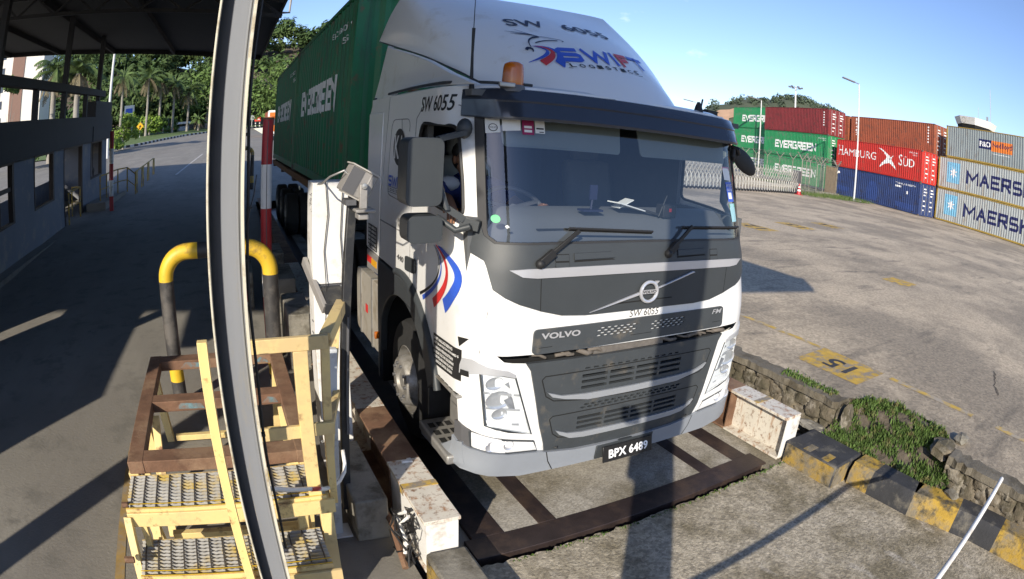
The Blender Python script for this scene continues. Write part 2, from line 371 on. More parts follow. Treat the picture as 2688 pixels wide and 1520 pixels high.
# side girders of the weighbridge
def girder(sx,label):
    t=thing('side_girder',label,'girder',(sx*1.59,-.47,0),'steel side girders of the weighbridge')
    xa,xb=sx*1.48,sx*1.71
    def seg(y0,y1,mt,nm):
        b=MB(); b.bb(xa,xb,y0,y1,.385,.41); b.bb(xa,xb,y0,y1,0,.02); b.bb(sx*1.6-.012,sx*1.6+.012,y0,y1,.02,.385); return b.build(nm,mt,t,bevel=.003)
    seg(-.47,.26,m_beamw,'white_end'); seg(.262,1.1,m_rust,'rusty_middle')
    seg(1.102,6.5,m_beamw,'far_length'); seg(6.502,16.5,m_rust,'far_end')
    b=MB(); b.bb(xa,xb+sx*.004,-.1,-.04,.411,.415); b.bb(sx*1.711,sx*1.714,-.1,-.04,.36,.415); b.build('yellow_band',m_yold,t)
    b=MB(); b.bb(sx*1.5,sx*1.7,-.476,-.462,0.02,.386); b.bb(sx*1.68,sx*1.69,-.46,.26,.02,.385)
    b.build('end_plate',m_white_s,t)
    b=MB()
    for y in (.25,1.9,3.6,5.4,7.2): b.bb(sx*1.49,sx*1.70,y,y+.012,.02,.385)
    b.each('stiffener',m_rust,t)
    return t
girder(-1,'left steel girder of the weighbridge with rusty middle and wires at its end')
girder(1,'right steel girder with rust streaked white end beside the stone wall')
# concrete guard blocks on the girder side
for (y0,y1,h),lb in zip(((3.0,3.9,.62),(4.6,5.5,.62),(6.3,7.2,.62)),('low grey concrete guard beside the left girder, nearest to the white cabinet','low grey concrete guard beside the left girder, middle one of three','low grey concrete guard beside the left girder, next to the banded post')):
    b=MB(); b.bb(-2.02,-1.74,y0,y1,0,h); tag(b.build('guard_block',m_conb,bevel=.015),lb,'concrete guard','concrete guards along the girder')
# loose wiring bundle at the left girder end
b=MB()
rr=random.Random(5)
for k in range(9):
    x=-1.735+rr.uniform(-.02,.02); y=-.3+rr.uniform(-.06,.06); pts=[(x,y,.36-.03*k*.3)]
    for j in range(6): pts.append((x-rr.uniform(0,.1),y+rr.uniform(-.13,.1),.34-.06*j-rr.uniform(0,.03)))
    b.tube(pts,rr.uniform(.004,.009),6)
tag(b.build('wire_bundle',m_cable),'tangle of black and grey wires hanging at the left girder end','wires')
b=MB(); b.tube([(-1.76,-.28,.37),(-1.79,-.2,.3),(-1.775,-.3,.2),(-1.8,-.36,.1)],.013,8); b.tube([(-1.755,-.33,.37),(-1.8,-.28,.28),(-1.78,-.36,.17)],.011,8)
tag(b.build('cable_loop',m_wpaint),'pale cable loops hanging down the white girder end','cable')
b=MB(); b.tube([(-1.82,-.42,.03),(-1.8,-.1,.17),(-1.83,.7,.2),(-1.83,2.6,.2)],.022,8)
tag(b.build('conduit_pipe',m_rust),'thin rusty pipe running low beside the left girder','pipe')
# small white scrap on the girder
b=MB(); b.bb(-1.62,-1.57,.2,.225,.412,.43); b.bb(-1.575,-1.545,.2,.25,.412,.424)
tag(b.build('paper_scrap',m_wpaint,bevel=.004),'small crumpled white scrap lying on the left girder','scrap')
# kerbs: yellow and black
def kerb_run(name,label,path,wd,h,seg0,first):
    """path: list of (x,y) along the near foot of the kerb; alternate painted blocks"""
    t=thing(name,label,'kerb',(path[0][0],path[0][1],0))
    segs=[];P=[Vector(p) for p in path]; acc=[]
    for a,c in zip(P,P[1:]):
        L=(c-a).length; n=max(1,int(L/.02)); acc+= [a+(c-a)*(i/n) for i in range(n)]
    acc.append(P[-1]); cur=[acc[0]];ln=0;k=0
    for a,c in zip(acc,acc[1:]):
        ln+=(c-a).length; cur.append(c)
        if ln>=seg0[k%len(seg0)]: segs.append(cur); cur=[c]; ln=0;k+=1
    if len(cur)>1: segs.append(cur)
    for i,s in enumerate(segs):
        mb=MB(); prof=[(0,-.05),(0,h*.62),(.055,h),(wd,h),(wd,-.05)]; V=[];F=[];m=len(prof)
        for j,q in enumerate(s):
            tt=(s[min(j+1,len(s)-1)]-s[max(0,j-1)]).normalized(); nn=Vector((-tt.y,tt.x))
            for o,z in prof: V.append((q.x+nn.x*o,q.y+nn.y*o,z))
        for j in range(len(s)-1):
            for a in range(m-1): F.append((j*m+a,j*m+a+1,(j+1)*m+a+1,(j+1)*m+a))
        F.append(tuple(range(m))); F.append(tuple((len(s)-1)*m+a for a in range(m)))
        mb.add(V,F); mb.build('yellow_block' if (i+first)%2 else 'black_block',m_kyel if (i+first)%2 else m_kblack,t,smooth=40)
    return t
kerb_run('striped_kerb','long black and yellow striped kerb below the broken stone wall',[(1.725,-1.17),(1.73,-1.45),(1.745,-1.9),(1.80,-2.1),(1.88,-2.6),(1.95,-5),(2.05,-9)],.27,.2,(.23,.49,.49,.5,.5,.5),1)
b=MB(); b.bb(1.52,1.98,-1.12,-.5,-.05,.2)
t=b.build('kerb_end_block',m_kblack,bevel=.02); tag(t,'black kerb block with faded yellow face at the right girder end','kerb block')
b=MB(); b.bb(1.515,1.522,-1.1,-.52,0,.185); b.bb(1.53,1.75,-1.126,-1.118,0,.185); b.bb(1.54,1.68,-.78,-.7,.2,.2025); b.bb(1.54,1.68,-1.0,-.92,.2,.2025)
b.build('yellow_face',m_kyel,t)
b=MB(); b.bb(-1.72,-1.46,-1.4,-.5,-.05,.2)
t=b.build('kerb_end_block',m_conb,bevel=.02); tag(t,'low concrete block with yellow side in front of the left girder','kerb block')
b=MB(); b.bb(-1.725,-1.718,-1.38,-.53,0,.17); b.bb(-1.7,-1.5,-.498,-.494,0,.17); b.build('yellow_face',m_kyel,t)
# stone retaining wall of the yard, broken in the middle
def stonewall(y0,y1,seed,label):
    rr=random.Random(seed); t=thing('stone_wall',label,'stone wall',(2.2,(y0+y1)/2,0),'broken stone retaining wall')
    b=MB(); b.bb(2.2,2.5,y0,y1,-.3,.44); b.build('wall_core',m_stone,t)
    b=MB(); cells=[]; y=y0-.2
    while y<y1+.2:
        z=-.1
        while z<.55: cells.append((y+rr.uniform(-.05,.05),z+rr.uniform(-.03,.03),rr.uniform(-.012,.02),rr.uniform(-.12,.12),rr.uniform(-.15,.15))); z+=rr.uniform(.1,.17)
        y+=rr.uniform(.13,.2)
    ys=[y0+(y1-y0)*i/int((y1-y0)/.025) for i in range(int((y1-y0)/.025)+1)]; zs=[-.05+.0235*j for j in range(21)]; V=[]
    for yy in ys:
        near=[c for c in cells if abs(c[0]-yy)<.35]
        for zz in zs:
            ds=sorted((math.hypot((c[0]-yy)*.8,c[1]-zz),c) for c in near); e=ds[1][0]-ds[0][0]; c=ds[0][1]
            V.append((2.185-.03*min(1,e/.035)-c[2]-c[3]*(yy-c[0])-c[4]*(zz-c[1])+rr.uniform(-.003,.003)-.06*max(0,.2-zz),yy,zz))
    m_=len(zs); b.add(V,[(i*m_+j,(i+1)*m_+j,(i+1)*m_+j+1,i*m_+j+1) for i in range(len(ys)-1) for j in range(m_-1)])
    b.build('stone_facing',m_stone,t,smooth=40)
    b=MB(); V=[]; n=int((y1-y0)/.06)
    for i in range(n+1):
        y=y0+(y1-y0)*i/n; e=rr.uniform(-.014,.014); V+= [(2.125+e,y,.40),(2.13+e*1.5,y,.468+e*.3),(2.33+e*3,y,.4705),(2.33+e*3,y,.42)]
    b.add(V,[(i*4+a,i*4+(a+1)%4,i*4+4+(a+1)%4,i*4+4+a) for i in range(n) for a in range(4)]+[(0,1,2,3),(n*4,n*4+1,n*4+2,n*4+3)]); b.build('coping',M('dark_coping',(.17,.15,.115),.9,var=.25,scale=6,bump=.6,bscale=25,dirt=((.09,.075,.05),.4,3)),t)
stonewall(-.62,9,4,'rough stone retaining wall running behind the lorry along the yard edge')
stonewall(-6.5,-2.0,9,'cracked piece of stone retaining wall nearest the camera by the rod')
# sloping earth where the wall has broken away, and grass on it
GP=[(1.98,-2.1)]+NOTCH+[(1.98,-.6)]
def slope(u,v,d): return Vector((u,v,.15+.31*min(1,max(0,(u-2.0)/.5))+.015*math.sin(u*31)*math.cos(v*23)+d))
b=MB(); sheet(b,GP,slope,step=.06,off=.004); tag(b.build('earth_slope',m_earth),kind='structure')
b=MB(); rr=random.Random(11)
def blade(b,p,h):
    a=rr.uniform(0,6.28); l=rr.uniform(.2,1)*h*.6; w_=rr.uniform(.004,.010); d=Vector((math.cos(a),math.sin(a),0)); s_=Vector((-d.y,d.x,0))*w_
    b.add([p-s_,p+s_,p+d*l*.45+Vector((0,0,h*.7))+s_*.8,p+d*l*.45+Vector((0,0,h*.7))-s_*.8,p+d*l+Vector((0,0,h*.95))],[(0,1,2,3),(3,2,4)])
k=0
while k<7000:
    q=(rr.uniform(1.95,2.75),rr.uniform(-2.1,-.58))
    if inside(q,GP) and math.sin(q[0]*13+q[1]*7)+.7*math.sin(q[0]*31-q[1]*17)+rr.uniform(-.9,1.2)>.05: blade(b,slope(q[0],q[1],0),rr.choice((rr.uniform(.015,.035),rr.uniform(.02,.045),rr.uniform(.03,.075)))); k+=1
k=0
while k<420:
    q=(2.22+rr.gauss(.05,.045),rr.uniform(-.5,.22))
    blade(b,Vector((q[0],q[1],.466)),rr.uniform(.015,.045)); k+=1
for k in range(700):
    blade(b,Vector((rr.gauss(2.03,.035),rr.uniform(-2.2,-.6),.15)),rr.uniform(.02,.06))
for k in range(420):
    x=rr.uniform(-1.2,1.7); blade(b,Vector((x,-.545+rr.gauss(0,.012),-.005)),rr.uniform(.006,.02))
tag(b.build('grass',m_grass),kind='stuff')
def rock(name,label,c,r,seed,mt=None,cat='rock'):
    rr=random.Random(seed); b=MB(); b.sphere(c,r,9,6); b.v=[(x+rr.uniform(-.2,.2)*r[0],y+rr.uniform(-.2,.2)*r[1],z+rr.uniform(-.2,.2)*r[2]) for x,y,z in b.v]
    return tag(b.build(name,mt or m_stone),label,cat)
rock('fallen_stone','large flat stone slab fallen at the broken wall end',(2.36,-1.86,.43),(.2,.16,.07),1)
rock('fallen_stone','pale stone lying at the top of the broken wall',(2.55,-1.98,.5),(.09,.08,.05),2,m_conb)
rock('fallen_stone','upright broken stone at the far edge of the grass',(2.2,-.72,.3),(.08,.07,.16),3)
rock('fallen_stone','brick shaped stone wedged behind the striped kerb',(2.06,-2.2,.2),(.07,.09,.05),4,m_conb)
rock('fallen_stone','flat concrete slab piece behind the black kerb block',(2.06,-.42,.17),(.1,.2,.03),6,m_conb)
# painted bay number and lines on the yard
b=MB(); Z=.470
b.add([(2.75,-.47,Z),(3.42,-.49,Z),(3.44,.46,Z),(2.76,.42,Z)],[(0,1,2,3)])
t=tag(b.build('bay_number_panel',m_yold),'yellow painted panel with black number 15 on the yard','bay marking')
b=MB(); letter(b,'15',-.19,.19,-.17,.15,lambda u,v,d:Vector((3.06-v,-.02+u,Z+.004)) ,bold=.02); b.build('number',m_kblack,t)
m_line=M('worn_line_yellow',(.5,.33,.06),.85,var=.2,scale=8,dirt=((.36,.31,.24),.5,5))
def strip(y0,y1,x0,x1):
    b=MB(); n=max(2,int(abs(y1-y0)/.1)); rr=random.Random(int(y0*31)); V=[]
    for i in range(n+1):
        y=y0+(y1-y0)*i/n; c=x0+(x1-x0)*i/n; V+=[(c-.045+rr.uniform(-.012,.012),y,Z),(c+.045+rr.uniform(-.012,.012),y,Z)]
    return b.add(V,[(2*i,2*i+1,2*i+3,2*i+2) for i in range(n)])
b=strip(.5,9,3.4,3.44); b2=strip(-.62,-1.85,3.36,3.34); b.add(b2.v,b2.f); b2=strip(-2.2,-7,3.33,3.15); b.add(b2.v,b2.f)
tag(b.build('yellow_line',m_line),'thin worn yellow line along the yard edge through the number panel','road line')
lab=['worn yellow bay number patch nearest the lorry cab','worn yellow bay number patch in the middle of the far row','worn yellow bay number patch farthest right in the far row']
for k,(x,y,dx,dy) in enumerate(((11.55,8.6,.45,.7),(14.3,8.95,.45,.65),(17.0,9.25,.45,.6))):
    b=MB(); b.add([(x-dx,y-dy,Z),(x+dx,y-dy,Z),(x+dx,y+dy,Z),(x-dx,y+dy,Z)],[(0,1,2,3)])
    t=tag(b.build('bay_number_panel',m_yold),lab[k],'bay marking')
    b=MB(); letter(b,str(12+k),-.35,.35,-.28,.28,lambda u,v,d,x=x,y=y:Vector((x-v,y+u,Z+.004)),bold=.01); b.build('number',m_kblack,t)
b=MB(); b.add([(9.2,1.9,Z),(9.9,1.9,Z),(9.9,2.6,Z),(9.2,2.6,Z)],[(0,1,2,3)]); tag(b.build('bay_number_panel',m_yold),'faint yellow patch alone in the open yard','bay marking')
# cracks in the yard
def crack(pts,wd):
    b=MB(); rr=random.Random(2); P=[]
    for a,c in zip(pts,pts[1:]):
        for i in range(6): P.append((a[0]+(c[0]-a[0])*i/6+rr.uniform(-.03,.03),a[1]+(c[1]-a[1])*i/6+rr.uniform(-.03,.03)))
    return ribbon(b,P,[wd*rr.uniform(.3,1.2) for _ in P],lambda u,v,d:Vector((u,v,Z+.001)))
tag(crack([(5.3,-1.6),(4.75,-1.75),(4.3,-1.95)],.035).build('yard_crack',m_earth),kind='structure')
# lane line under the canopy
b=MB(); b.add([(-5.9,29,lz(29)+.01),(-5.78,29,lz(29)+.01),(-5.1,46,lz(46)+.012),(-5.25,46,lz(46)+.012)],[(0,1,2,3)])
tag(b.build('lane_line',M('faded_white_line',(.45,.43,.4),.85,var=.2,scale=2)),'faded white line across the far end of the lane','road line')

b=MB(); b.add([(-3.80,1.6,.004),(-3.73,1.6,.004),(-3.68,-1.6,.004),(-3.76,-1.6,.004)],[(0,1,2,3)])
tag(b.build('island_line',M('worn_ochre',(.3,.2,.07),.85,var=.25,scale=6,dirt=((.25,.22,.18),.35,4))),'worn ochre line on the ground along the stepped platform','road line')
# ---------------------------------------------------------------- lorry surfaces
def sst(a,b,x):
    t=min(1,max(0,(x-a)/(b-a))); return t*t*(3-2*t)
def cabR(z): return .26+.19*sst(1.25,1.85,z)
def cabY(z): return -.035+.24*max(0,z-1.72)*sst(1.6,1.85,z)+.06*sst(.55,.30,z)
REAR=2.53
def cabP(t,z,off=0.0):
    s=1 if t>=0 else -1; a=abs(t); Rr=cabR(z); u0=1.25-Rr; yb=cabY(z)
    if a<=1: x=a*u0; y=yb+.022*a*a; nx,ny=0,-1
    elif a<=2:
        g=(a-1)*math.pi/2; x=u0+Rr*math.sin(g); y=yb+.022+Rr*(1-math.cos(g)); nx,ny=math.sin(g),-math.cos(g)
    else: y0=yb+.022+Rr; x=1.25; y=y0+(a-2)*(REAR-y0); nx,ny=1,0
    return Vector((s*(x+nx*off),y+ny*off,z))
def tfront(x,z):
    s=1 if x>=0 else -1; a=abs(x); Rr=cabR(z); u0=1.25-Rr
    return s*(a/u0 if a<=u0 else 1+math.asin(min(1,(a-u0)/Rr))/(math.pi/2))
def tside(y,z):
    Rr=cabR(z); y0=cabY(z)+.022+Rr
    return 2+(y-y0)/(REAR-y0) if y>=y0 else 1+math.acos(max(-1,min(1,1-(y-cabY(z)-.022)/Rr)))/(math.pi/2)
def front(x,z,off=0.0): return cabP(tfront(x,z),z,off)
def sideL(y,z,off=0.0): return cabP(-tside(y,z),z,off)
def sideR(y,z,off=0.0): return cabP(tside(y,z),z,off)
# roof air deflector: ruled between a lower edge and the rear top edge, with a bulge
DL=[(0,.2,2.79),(.45,.3,2.79),(.78,.66,2.80),(.97,1.08,2.97),(1.08,1.6,3.14),(1.15,2.15,3.28),(1.2,2.66,3.41)]
DT=[(0,2.2,3.87),(.55,2.2,3.87),(.97,2.2,3.87),(1.1,2.21,3.85),(1.15,2.27,3.75),(1.18,2.42,3.62),(1.2,2.66,3.413)]
def dlerp(P,a):
    i=min(len(P)-2,int(a)); f=a-i
    p0=Vector(P[max(0,i-1)]) if i>0 else Vector((-P[1][0],P[1][1],P[1][2])); p1=Vector(P[i]);p2=Vector(P[i+1]);p3=Vector(P[min(len(P)-1,i+2)])
    return p1*.0+0.5*((2*p1)+(p2-p0)*f+(2*p0-5*p1+4*p2-p3)*f*f+(3*p1-p0-3*p2+p3)*f**3)
def deflP(tau,v,off=0.0):
    s=1 if tau>=0 else -1; a=abs(tau); l=dlerp(DL,a); q=dlerp(DT,a)
    p=l+(q-l)*v; bl=(math.sin(math.pi*v**.8)*.11)*max(0,1-a/6)
    nx=.75*sst(1.2,3,a); p+=Vector((nx,-.45*(1-nx),.85*(1-nx*.7))).normalized()*(bl+off)
    return Vector((s*p.x,p.y,p.z))
def deflX(x,v,off=0.0):
    """deflector point from lateral position x (|x|<0.9) and height fraction v"""
    lo,hi=0,3.2
    for _ in range(24):
        m=(lo+hi)/2
        if deflP(m,v).x<abs(x): lo=m
        else: hi=m
    p=deflP(lo,v,off); return Vector((p.x if x>=0 else -p.x,p.y,p.z))
m_cabw=M('white_cab_paint',(.8,.8,.79),.32,var=.015,scale=1.5,coat=.35,dirt=((.66,.63,.57),.12,2.5))
m_blk=M('dark_grey_plastic',(.042,.048,.053),.5,var=.08,scale=3,bump=.06,bscale=180)
m_gril=M('grille_plastic',(.05,.057,.063),.55,var=.1,scale=5,bump=.1,bscale=150,dirt=((.11,.1,.085),.14,6))
m_void=M('engine_dark',(.008,.008,.008),.9)
m_bump=M('bumper_grey',(.25,.27,.3),.5,var=.05,scale=3,bump=.05,bscale=150)
m_chrm=M('silver_trim',(.62,.63,.67),.3,.55,var=.03,scale=3)
m_dec=M('decal_navy',(.012,.016,.05),.5)
m_blue=M('decal_blue',(.03,.1,.55),.4)
m_rdec=M('decal_red',(.6,.03,.03),.4)
m_bdec=M('decal_black',(.012,.012,.013),.5)
m_wdec=M('decal_white',(.8,.8,.78),.5)
m_alu=M('step_aluminium',(.34,.33,.31),.5,.5,var=.1,scale=5,dirt=((.2,.18,.15),.3,4))
m_dirtw=M('dusty_grey_panel',(.22,.21,.2),.6,var=.08,scale=3,dirt=((.32,.29,.24),.3,2))
m_tank=M('dusty_fuel_tank',(.4,.37,.32),.55,.25,var=.1,scale=3,dirt=((.3,.26,.2),.35,3))
m_int=M('cab_interior',(.1,.105,.11),.8,var=.1,scale=4)
m_intb=M('cab_rear_curtain',(.018,.03,.075),.9,var=.2,scale=2,stretch=(9,1,.4))
m_dash=M('dashboard_plastic',(.12,.125,.13),.7,var=.05,scale=3,bump=.08,bscale=120)
m_wsc=glass('windscreen_glass',(.86,.9,.93),.12)
m_sgl=glass('side_glass',(.9,.92,.93),.05)
m_lens=glass('lamp_lens',(.95,.97,.98),.04)
m_refl=M('lamp_reflector',(.78,.79,.8),.4,.05,var=.1,scale=9)
m_amber=M('amber_plastic',(.5,.13,.01),.25,var=.06,scale=4,coat=.5)
m_seat=M('seat_fabric',(.42,.45,.46),.85,var=.08,scale=4)
LX=0.0
TR=thing('lorry','white container lorry tractor with dark grey grille standing on the weighbridge','lorry',(0,1.35,0))
# --- cab shell
def bodyoutline():
    L=[(-3,2.80),(-3,1.39)]
    for y,z in ((2.06,1.385),(1.26,1.37),(.906,1.277),(.72,1.03),(.56,.87),(.3,.88)): L.append((-tside(y,z),z))
    for x,z in ((-1.243,.87),(-1.238,.70),(-1.184,.663),(-1.0,.61),(-.778,.562),(-.736,.464),(-.684,.452),(-.75,.72),(-.8,.93),(-.837,1.069),(-.874,1.124),(-1.02,1.147),(-1.068,1.19),(-.84,1.178)): L.append((tfront(x,z),z))
    return [(-1.2,2.81)]+L+[(-t,z) for t,z in reversed(L[1:])]+[(3,2.70),(1.75,2.72),(1.2,2.81)]
WS=[(-1.09,2.66),(-1.104,1.93),(-1.098,1.895),(-1.06,1.864),(-.5,1.868),(0,1.87),(.5,1.868),(1.06,1.864),(1.098,1.895),(1.104,1.93),(1.09,2.66)]
SW=roundpoly([(.43,2.545),(.98,2.565),(1.03,2.45),(1.04,2.05),(.6,2.02),(.285,1.985),(.33,2.2)],.06)
LAMP=[(-1.152,1.074),(-1.142,.974),(-1.117,.712),(-1.046,.685),(-.799,.61),(-.938,1.034),(-1.03,1.062)]
b=MB(); th=lambda pts:[(tfront(x,z),z) for x,z in pts]
sheet(b,bodyoutline(),cabP,step=(.09,.075),holes=[th(WS),[(-tside(y,z),z) for y,z in SW],[(tside(y,z),z) for y,z in SW],th(LAMP),th([(-x,z) for x,z in LAMP])])
cab=b.build('cab_body',m_cabw,TR,smooth=50)
b=MB(); ts=[-3+6*i/72 for i in range(73)]
zt=lambda t:2.80 if t<1.2 else 2.80-.1*sst(1.2,1.75,t)
top=[cabP(t,zt(t)) for t in ts]; top2=[Vector((p.x*.93,p.y*.93+.09,p.z+.03)) for p in top]
b.add(top+top2,[(i,i+1,i+74,i+73) for i in range(72)]); b.add(top2,[tuple(range(73))])
b.build('roof',m_cabw,TR,smooth=50)
b=MB(); b.bb(-1.24,1.24,2.45,2.52,1.2,2.82); b.bb(-1.2,1.2,.3,2.45,1.15,1.2); b.build('rear_wall',m_intb,TR)
# rear collar and roof side pieces below the deflector seam
for s in (-1,1):
    b=MB(); P=[(.15,2.80),(.6,2.9),(1.1,3.04),(1.62,3.16),(2.24,3.29),(2.29,3.318),(2.51,2.99),(2.6,2.67),(2.56,2.0),(2.54,1.22),(2.12,1.2),(2.1,1.38),(2.06,2.5),(1.96,2.82),(1.6,2.86),(.9,2.84)]
    if s<0: b.prism(P[:6]+[(2.51,2.99),(2.6,2.67),(2.05,2.67),(1.93,2.835),(1.6,2.85),(.87,2.83)],lambda u,v,d:Vector((s*(1.205+d+.045*sst(2.95,2.7,v)),u,v)),0,-.05)
    b.prism([(2.6,2.67),(2.56,2.0),(2.54,1.40),(2.08,1.40),(2.08,2.67)],lambda u,v,d:Vector((s*(1.256+d),u,v)),0,-.03)
    b.build('rear_collar',m_cabw,TR,bevel=.008)
b=MB(); sheet(b,[(-6,0),(6,0),(6,1),(-6,1)],deflP,step=(.17,.055),thick=0)
b.build('roof_deflector',m_cabw,TR,smooth=70)
b=MB(); b.tube([deflP(-t/10,0,.004) for t in range(4,60)],.006,6); b.tube([sideL(y,2.825+.012*math.sin((y-.1)/2*3.14),.004) for y in [.2+.06*i for i in range(30)]],.011,6); b.build('roof_seam',m_blk,TR)
# door lines and pressed panel
b=MB()
def sline(pts,r=.004): b.tube([sideL(y,z,.0005) for y,z in pts],r,5)
sline([(1.16,1.38),(1.16,1.7),(1.15,2.3),(1.12,2.6),(1.0,2.68),(.45,2.68),(.3,2.62)]); sline([(1.16,1.72),(2.05,1.72)],.006); sline([(.05,1.2),(.045,1.46)],.003); sline([(2.05,1.4),(2.04,1.9),(1.92,2.6),(1.9,2.8)],.003)
sline(roundpoly([(1.26,2.6),(1.78,2.6),(1.86,1.97),(1.4,1.95)],.1)+[(1.5,2.6)],.004)
b.build('door_line',M('seam_shadow',(.25,.25,.25),.8),TR)
# lower dark side panel, fender, step
for s,fn in ((-1,sideL),(1,sideR)):
    b=MB(); b.prism([(2.5,1.38),(2.07,1.38),(2.07,1.22),(2.5,1.2)],lambda u,v,d:fn(u,v,d),.012,-.05)
    b.build('corner_panel',m_dirtw,TR,bevel=.006)
    arc=lambda r,a0,a1,n=12:[(1.35-r*math.cos(R(a0+(a1-a0)*i/n)),.5+r*math.sin(R(a0+(a1-a0)*i/n))) for i in range(n+1)]
    b=MB(); b.prism([(2.06,1.365),(1.26,1.36),(.92,1.27)]+arc(.9,62,22,6)+arc(.7,18,90,10)+arc(.7,95,150,8)+[(2.02,.25),(2.06,.25)],lambda u,v,d:Vector((s*(1.255+d),u,v)),.012,-.06)
    b.build('wheel_arch',m_blk,TR,bevel=.01)
    b=MB(); P=arc(.9,100,18,12); b.tube([Vector((s*1.262,y,z)) for y,z in P],.028,8); b.build('arch_lip',m_blk,TR,smooth=60)
    b=MB(); b.bb(s*1.0,s*1.22,.72,2.0,1.2,1.36); b.bb(s*.85,s*1.24,1.99,2.04,.22,1.3); b.build('inner_arch',m_void,TR)
    b=MB(); b.bb(s*.9,s*1.13,.16,.6,.63,.87); b.bb(s*.9,s*1.09,.14,.71,.42,.635); b.each('step_box',m_alu,TR,bevel=.03)
    b=MB(); b.bb(s*1.0,s*1.315,.17,.75,.36,.432); b.bb(s*1.05,s*1.272,.14,.56,.87,.888); 
    b.each('step_tread',m_alu,TR,bevel=.015)
    b=MB()
    for i in range(3):
        for j in range(4): b.bb(s*(1.10+.065*i),s*(1.145+.065*i),.24+.12*j,.31+.12*j,.4322,.4342)
    for j in range(5): b.bb(s*1.19,s*1.255,.17+.075*j,.22+.075*j,.8882,.8902)
    b.each('tread_hole',m_void,TR)
# --- black front panel, trims
BP=[(-1.185,1.99),(-1.172,1.79),(-1.12,1.755),(-1.112,1.722),(-1.088,1.593),(-1.03,1.55),(-.949,1.51),(-.802,1.459),(-.655,1.422),(-.482,1.409),(-.2,1.411),(0,1.412)]
BPf=BP+[(-x,z) for x,z in reversed(BP[:-1])]+[(1.13,1.99),(1.112,1.90),(1.065,1.856),(.5,1.86),(0,1.862),(-.5,1.86),(-1.065,1.856),(-1.112,1.90),(-1.13,1.99)]
b=MB(); sheet(b,BPf,front,step=.06,off=.014,thick=.03); b.build('front_panel',m_blk,TR,smooth=40)
b=MB(); sheet(b,[(-1.132,2.62),(-1.138,1.95),(-1.12,1.88),(-1.08,1.845),(0,1.85),(1.08,1.845),(1.12,1.88),(1.138,1.95),(1.132,2.62)],front,step=.07,off=.006,thick=.02,holes=[[(x*.995,z+.004) for x,z in WS[1:-1]]+[(1.09,2.6),(-1.09,2.6)]]); b.build('windscreen_seal',M('seal_rubber',(.03,.03,.032),.6),TR,smooth=40)
b=MB(); sheet(b,WS,front,step=.08,off=-.002); b.build('windscreen',m_wsc,TR,smooth=60)
b=MB(); SP=[(-1.0,1.713),(-.9,1.722),(-.3,1.727),(.3,1.727),(.9,1.722),(1.0,1.713),(.93,1.674),(.84,1.665),(.3,1.668),(-.3,1.668),(-.84,1.665),(-.93,1.674)]
sheet(b,SP,front,step=.06,off=.024,thick=.02); b.build('silver_strip',m_chrm,TR,smooth=40)
b=MB()
for x0,x1 in ((-.72,-.625),(.605,.69)):
    for z0,z1 in ((1.76,1.80),(1.722,1.755)): ribbon(b,[(x0,z0),(x1,z0),(x1,z1),(x0,z1),(x0,z0)],.005,front,.0155)
ribbon(b,[(-.813,1.66),(-.806,1.46)],.005,front,.0155); ribbon(b,[(.813,1.66),(.806,1.46)],.005,front,.0155)
for x0,x1 in ((-.59,-.285),(.26,.56)): poly2(b,[(x0,1.752),(x1,1.76),(x1-.02,1.768),(x0,1.763)],front,.0155)
poly2(b,[(-.25,1.462),(.25,1.47),(.24,1.478),(-.2,1.472)],front,.0155)
b.each('panel_gap',m_void,TR)
b=MB()
for x0,x1 in ((-.59,-.29),(.265,.56)): sheet(b,[(x0,1.768),(x1,1.775),(x1-.02,1.81),(x0,1.805)],front,step=.06,off=.024,thick=.012)
b.each('grab_handle',m_blk,TR,smooth=30)
# emblem: ring with arrow, centre bar and diagonal
b=MB()
ring=[(.066*math.cos(a*math.pi/16),.066*math.sin(a*math.pi/16)) for a in range(33)]
ring=[(.006+x*1.08,1.534+z*1.02) for x,z in ring]
b.tube([front(x,z,.036) for x,z in ring],.0125,8,cap=False); b.prism([(.05,1.575),(.085,1.607),(.052,1.607)],lambda u,v,d:front(u,v,d),.03,.046)
b.prism([(-.06,1.522),(.072,1.522),(.072,1.548),(-.06,1.548)],lambda u,v,d:front(u,v,d),.03,.042)
em=b.build('emblem',m_chrm,TR,smooth=40)
b=MB(); letter(b,'VOLVO',-.055,.067,1.526,1.545,front,bold=.03,off=.0432); b.build('lettering',m_bdec,em)
b=MB(); b.prism([(-.46,1.425),(-.072,1.512),(-.066,1.534),(-.08,1.53)],lambda u,v,d:front(u,v,d),.014,.032); b.prism([(.07,1.548),(.085,1.545),(.445,1.645),(.42,1.652)],lambda u,v,d:front(u,v,d),.014,.032)
b.build('diagonal_bar',m_chrm,TR,bevel=.003)
# wipers
def wiper(piv,elbow,tip0,tip1):
    b=MB(); P=front(*piv,.03);Q=front(*elbow,.05); b.bar(P,P+(Q-P)*.35,.05,.03,up=(0,-1,0)); b.bar(P+(Q-P)*.3,Q,.026,.016,up=(0,-1,0)); b.sphere(P,(.03,.03,.03),10,6)
    wp=b.build('wiper',m_cable,TR,bevel=.004)
    b=MB(); n=10; b.tube([front(tip0[0]+(tip1[0]-tip0[0])*i/n,tip0[1]+(tip1[1]-tip0[1])*i/n,.034) for i in range(n+1)],.009,6); b.tube([front(tip0[0]+(tip1[0]-tip0[0])*i/n,tip0[1]-.012+(tip1[1]-tip0[1])*i/n,.018) for i in range(n+1)],.007,6); b.build('blade',m_cable,wp)
wiper((-.83,1.752),(-.56,1.945),(-.62,1.956),(.03,1.932)); wiper((.166,1.785),(.40,1.97),(.32,1.962),(.97,1.957))
# white strip fleet number
b=MB(); letter(b,'SW 6055',-.115,.142,1.359,1.407,front,shear=.12,off=.003); b.build('fleet_number',m_bdec,TR)
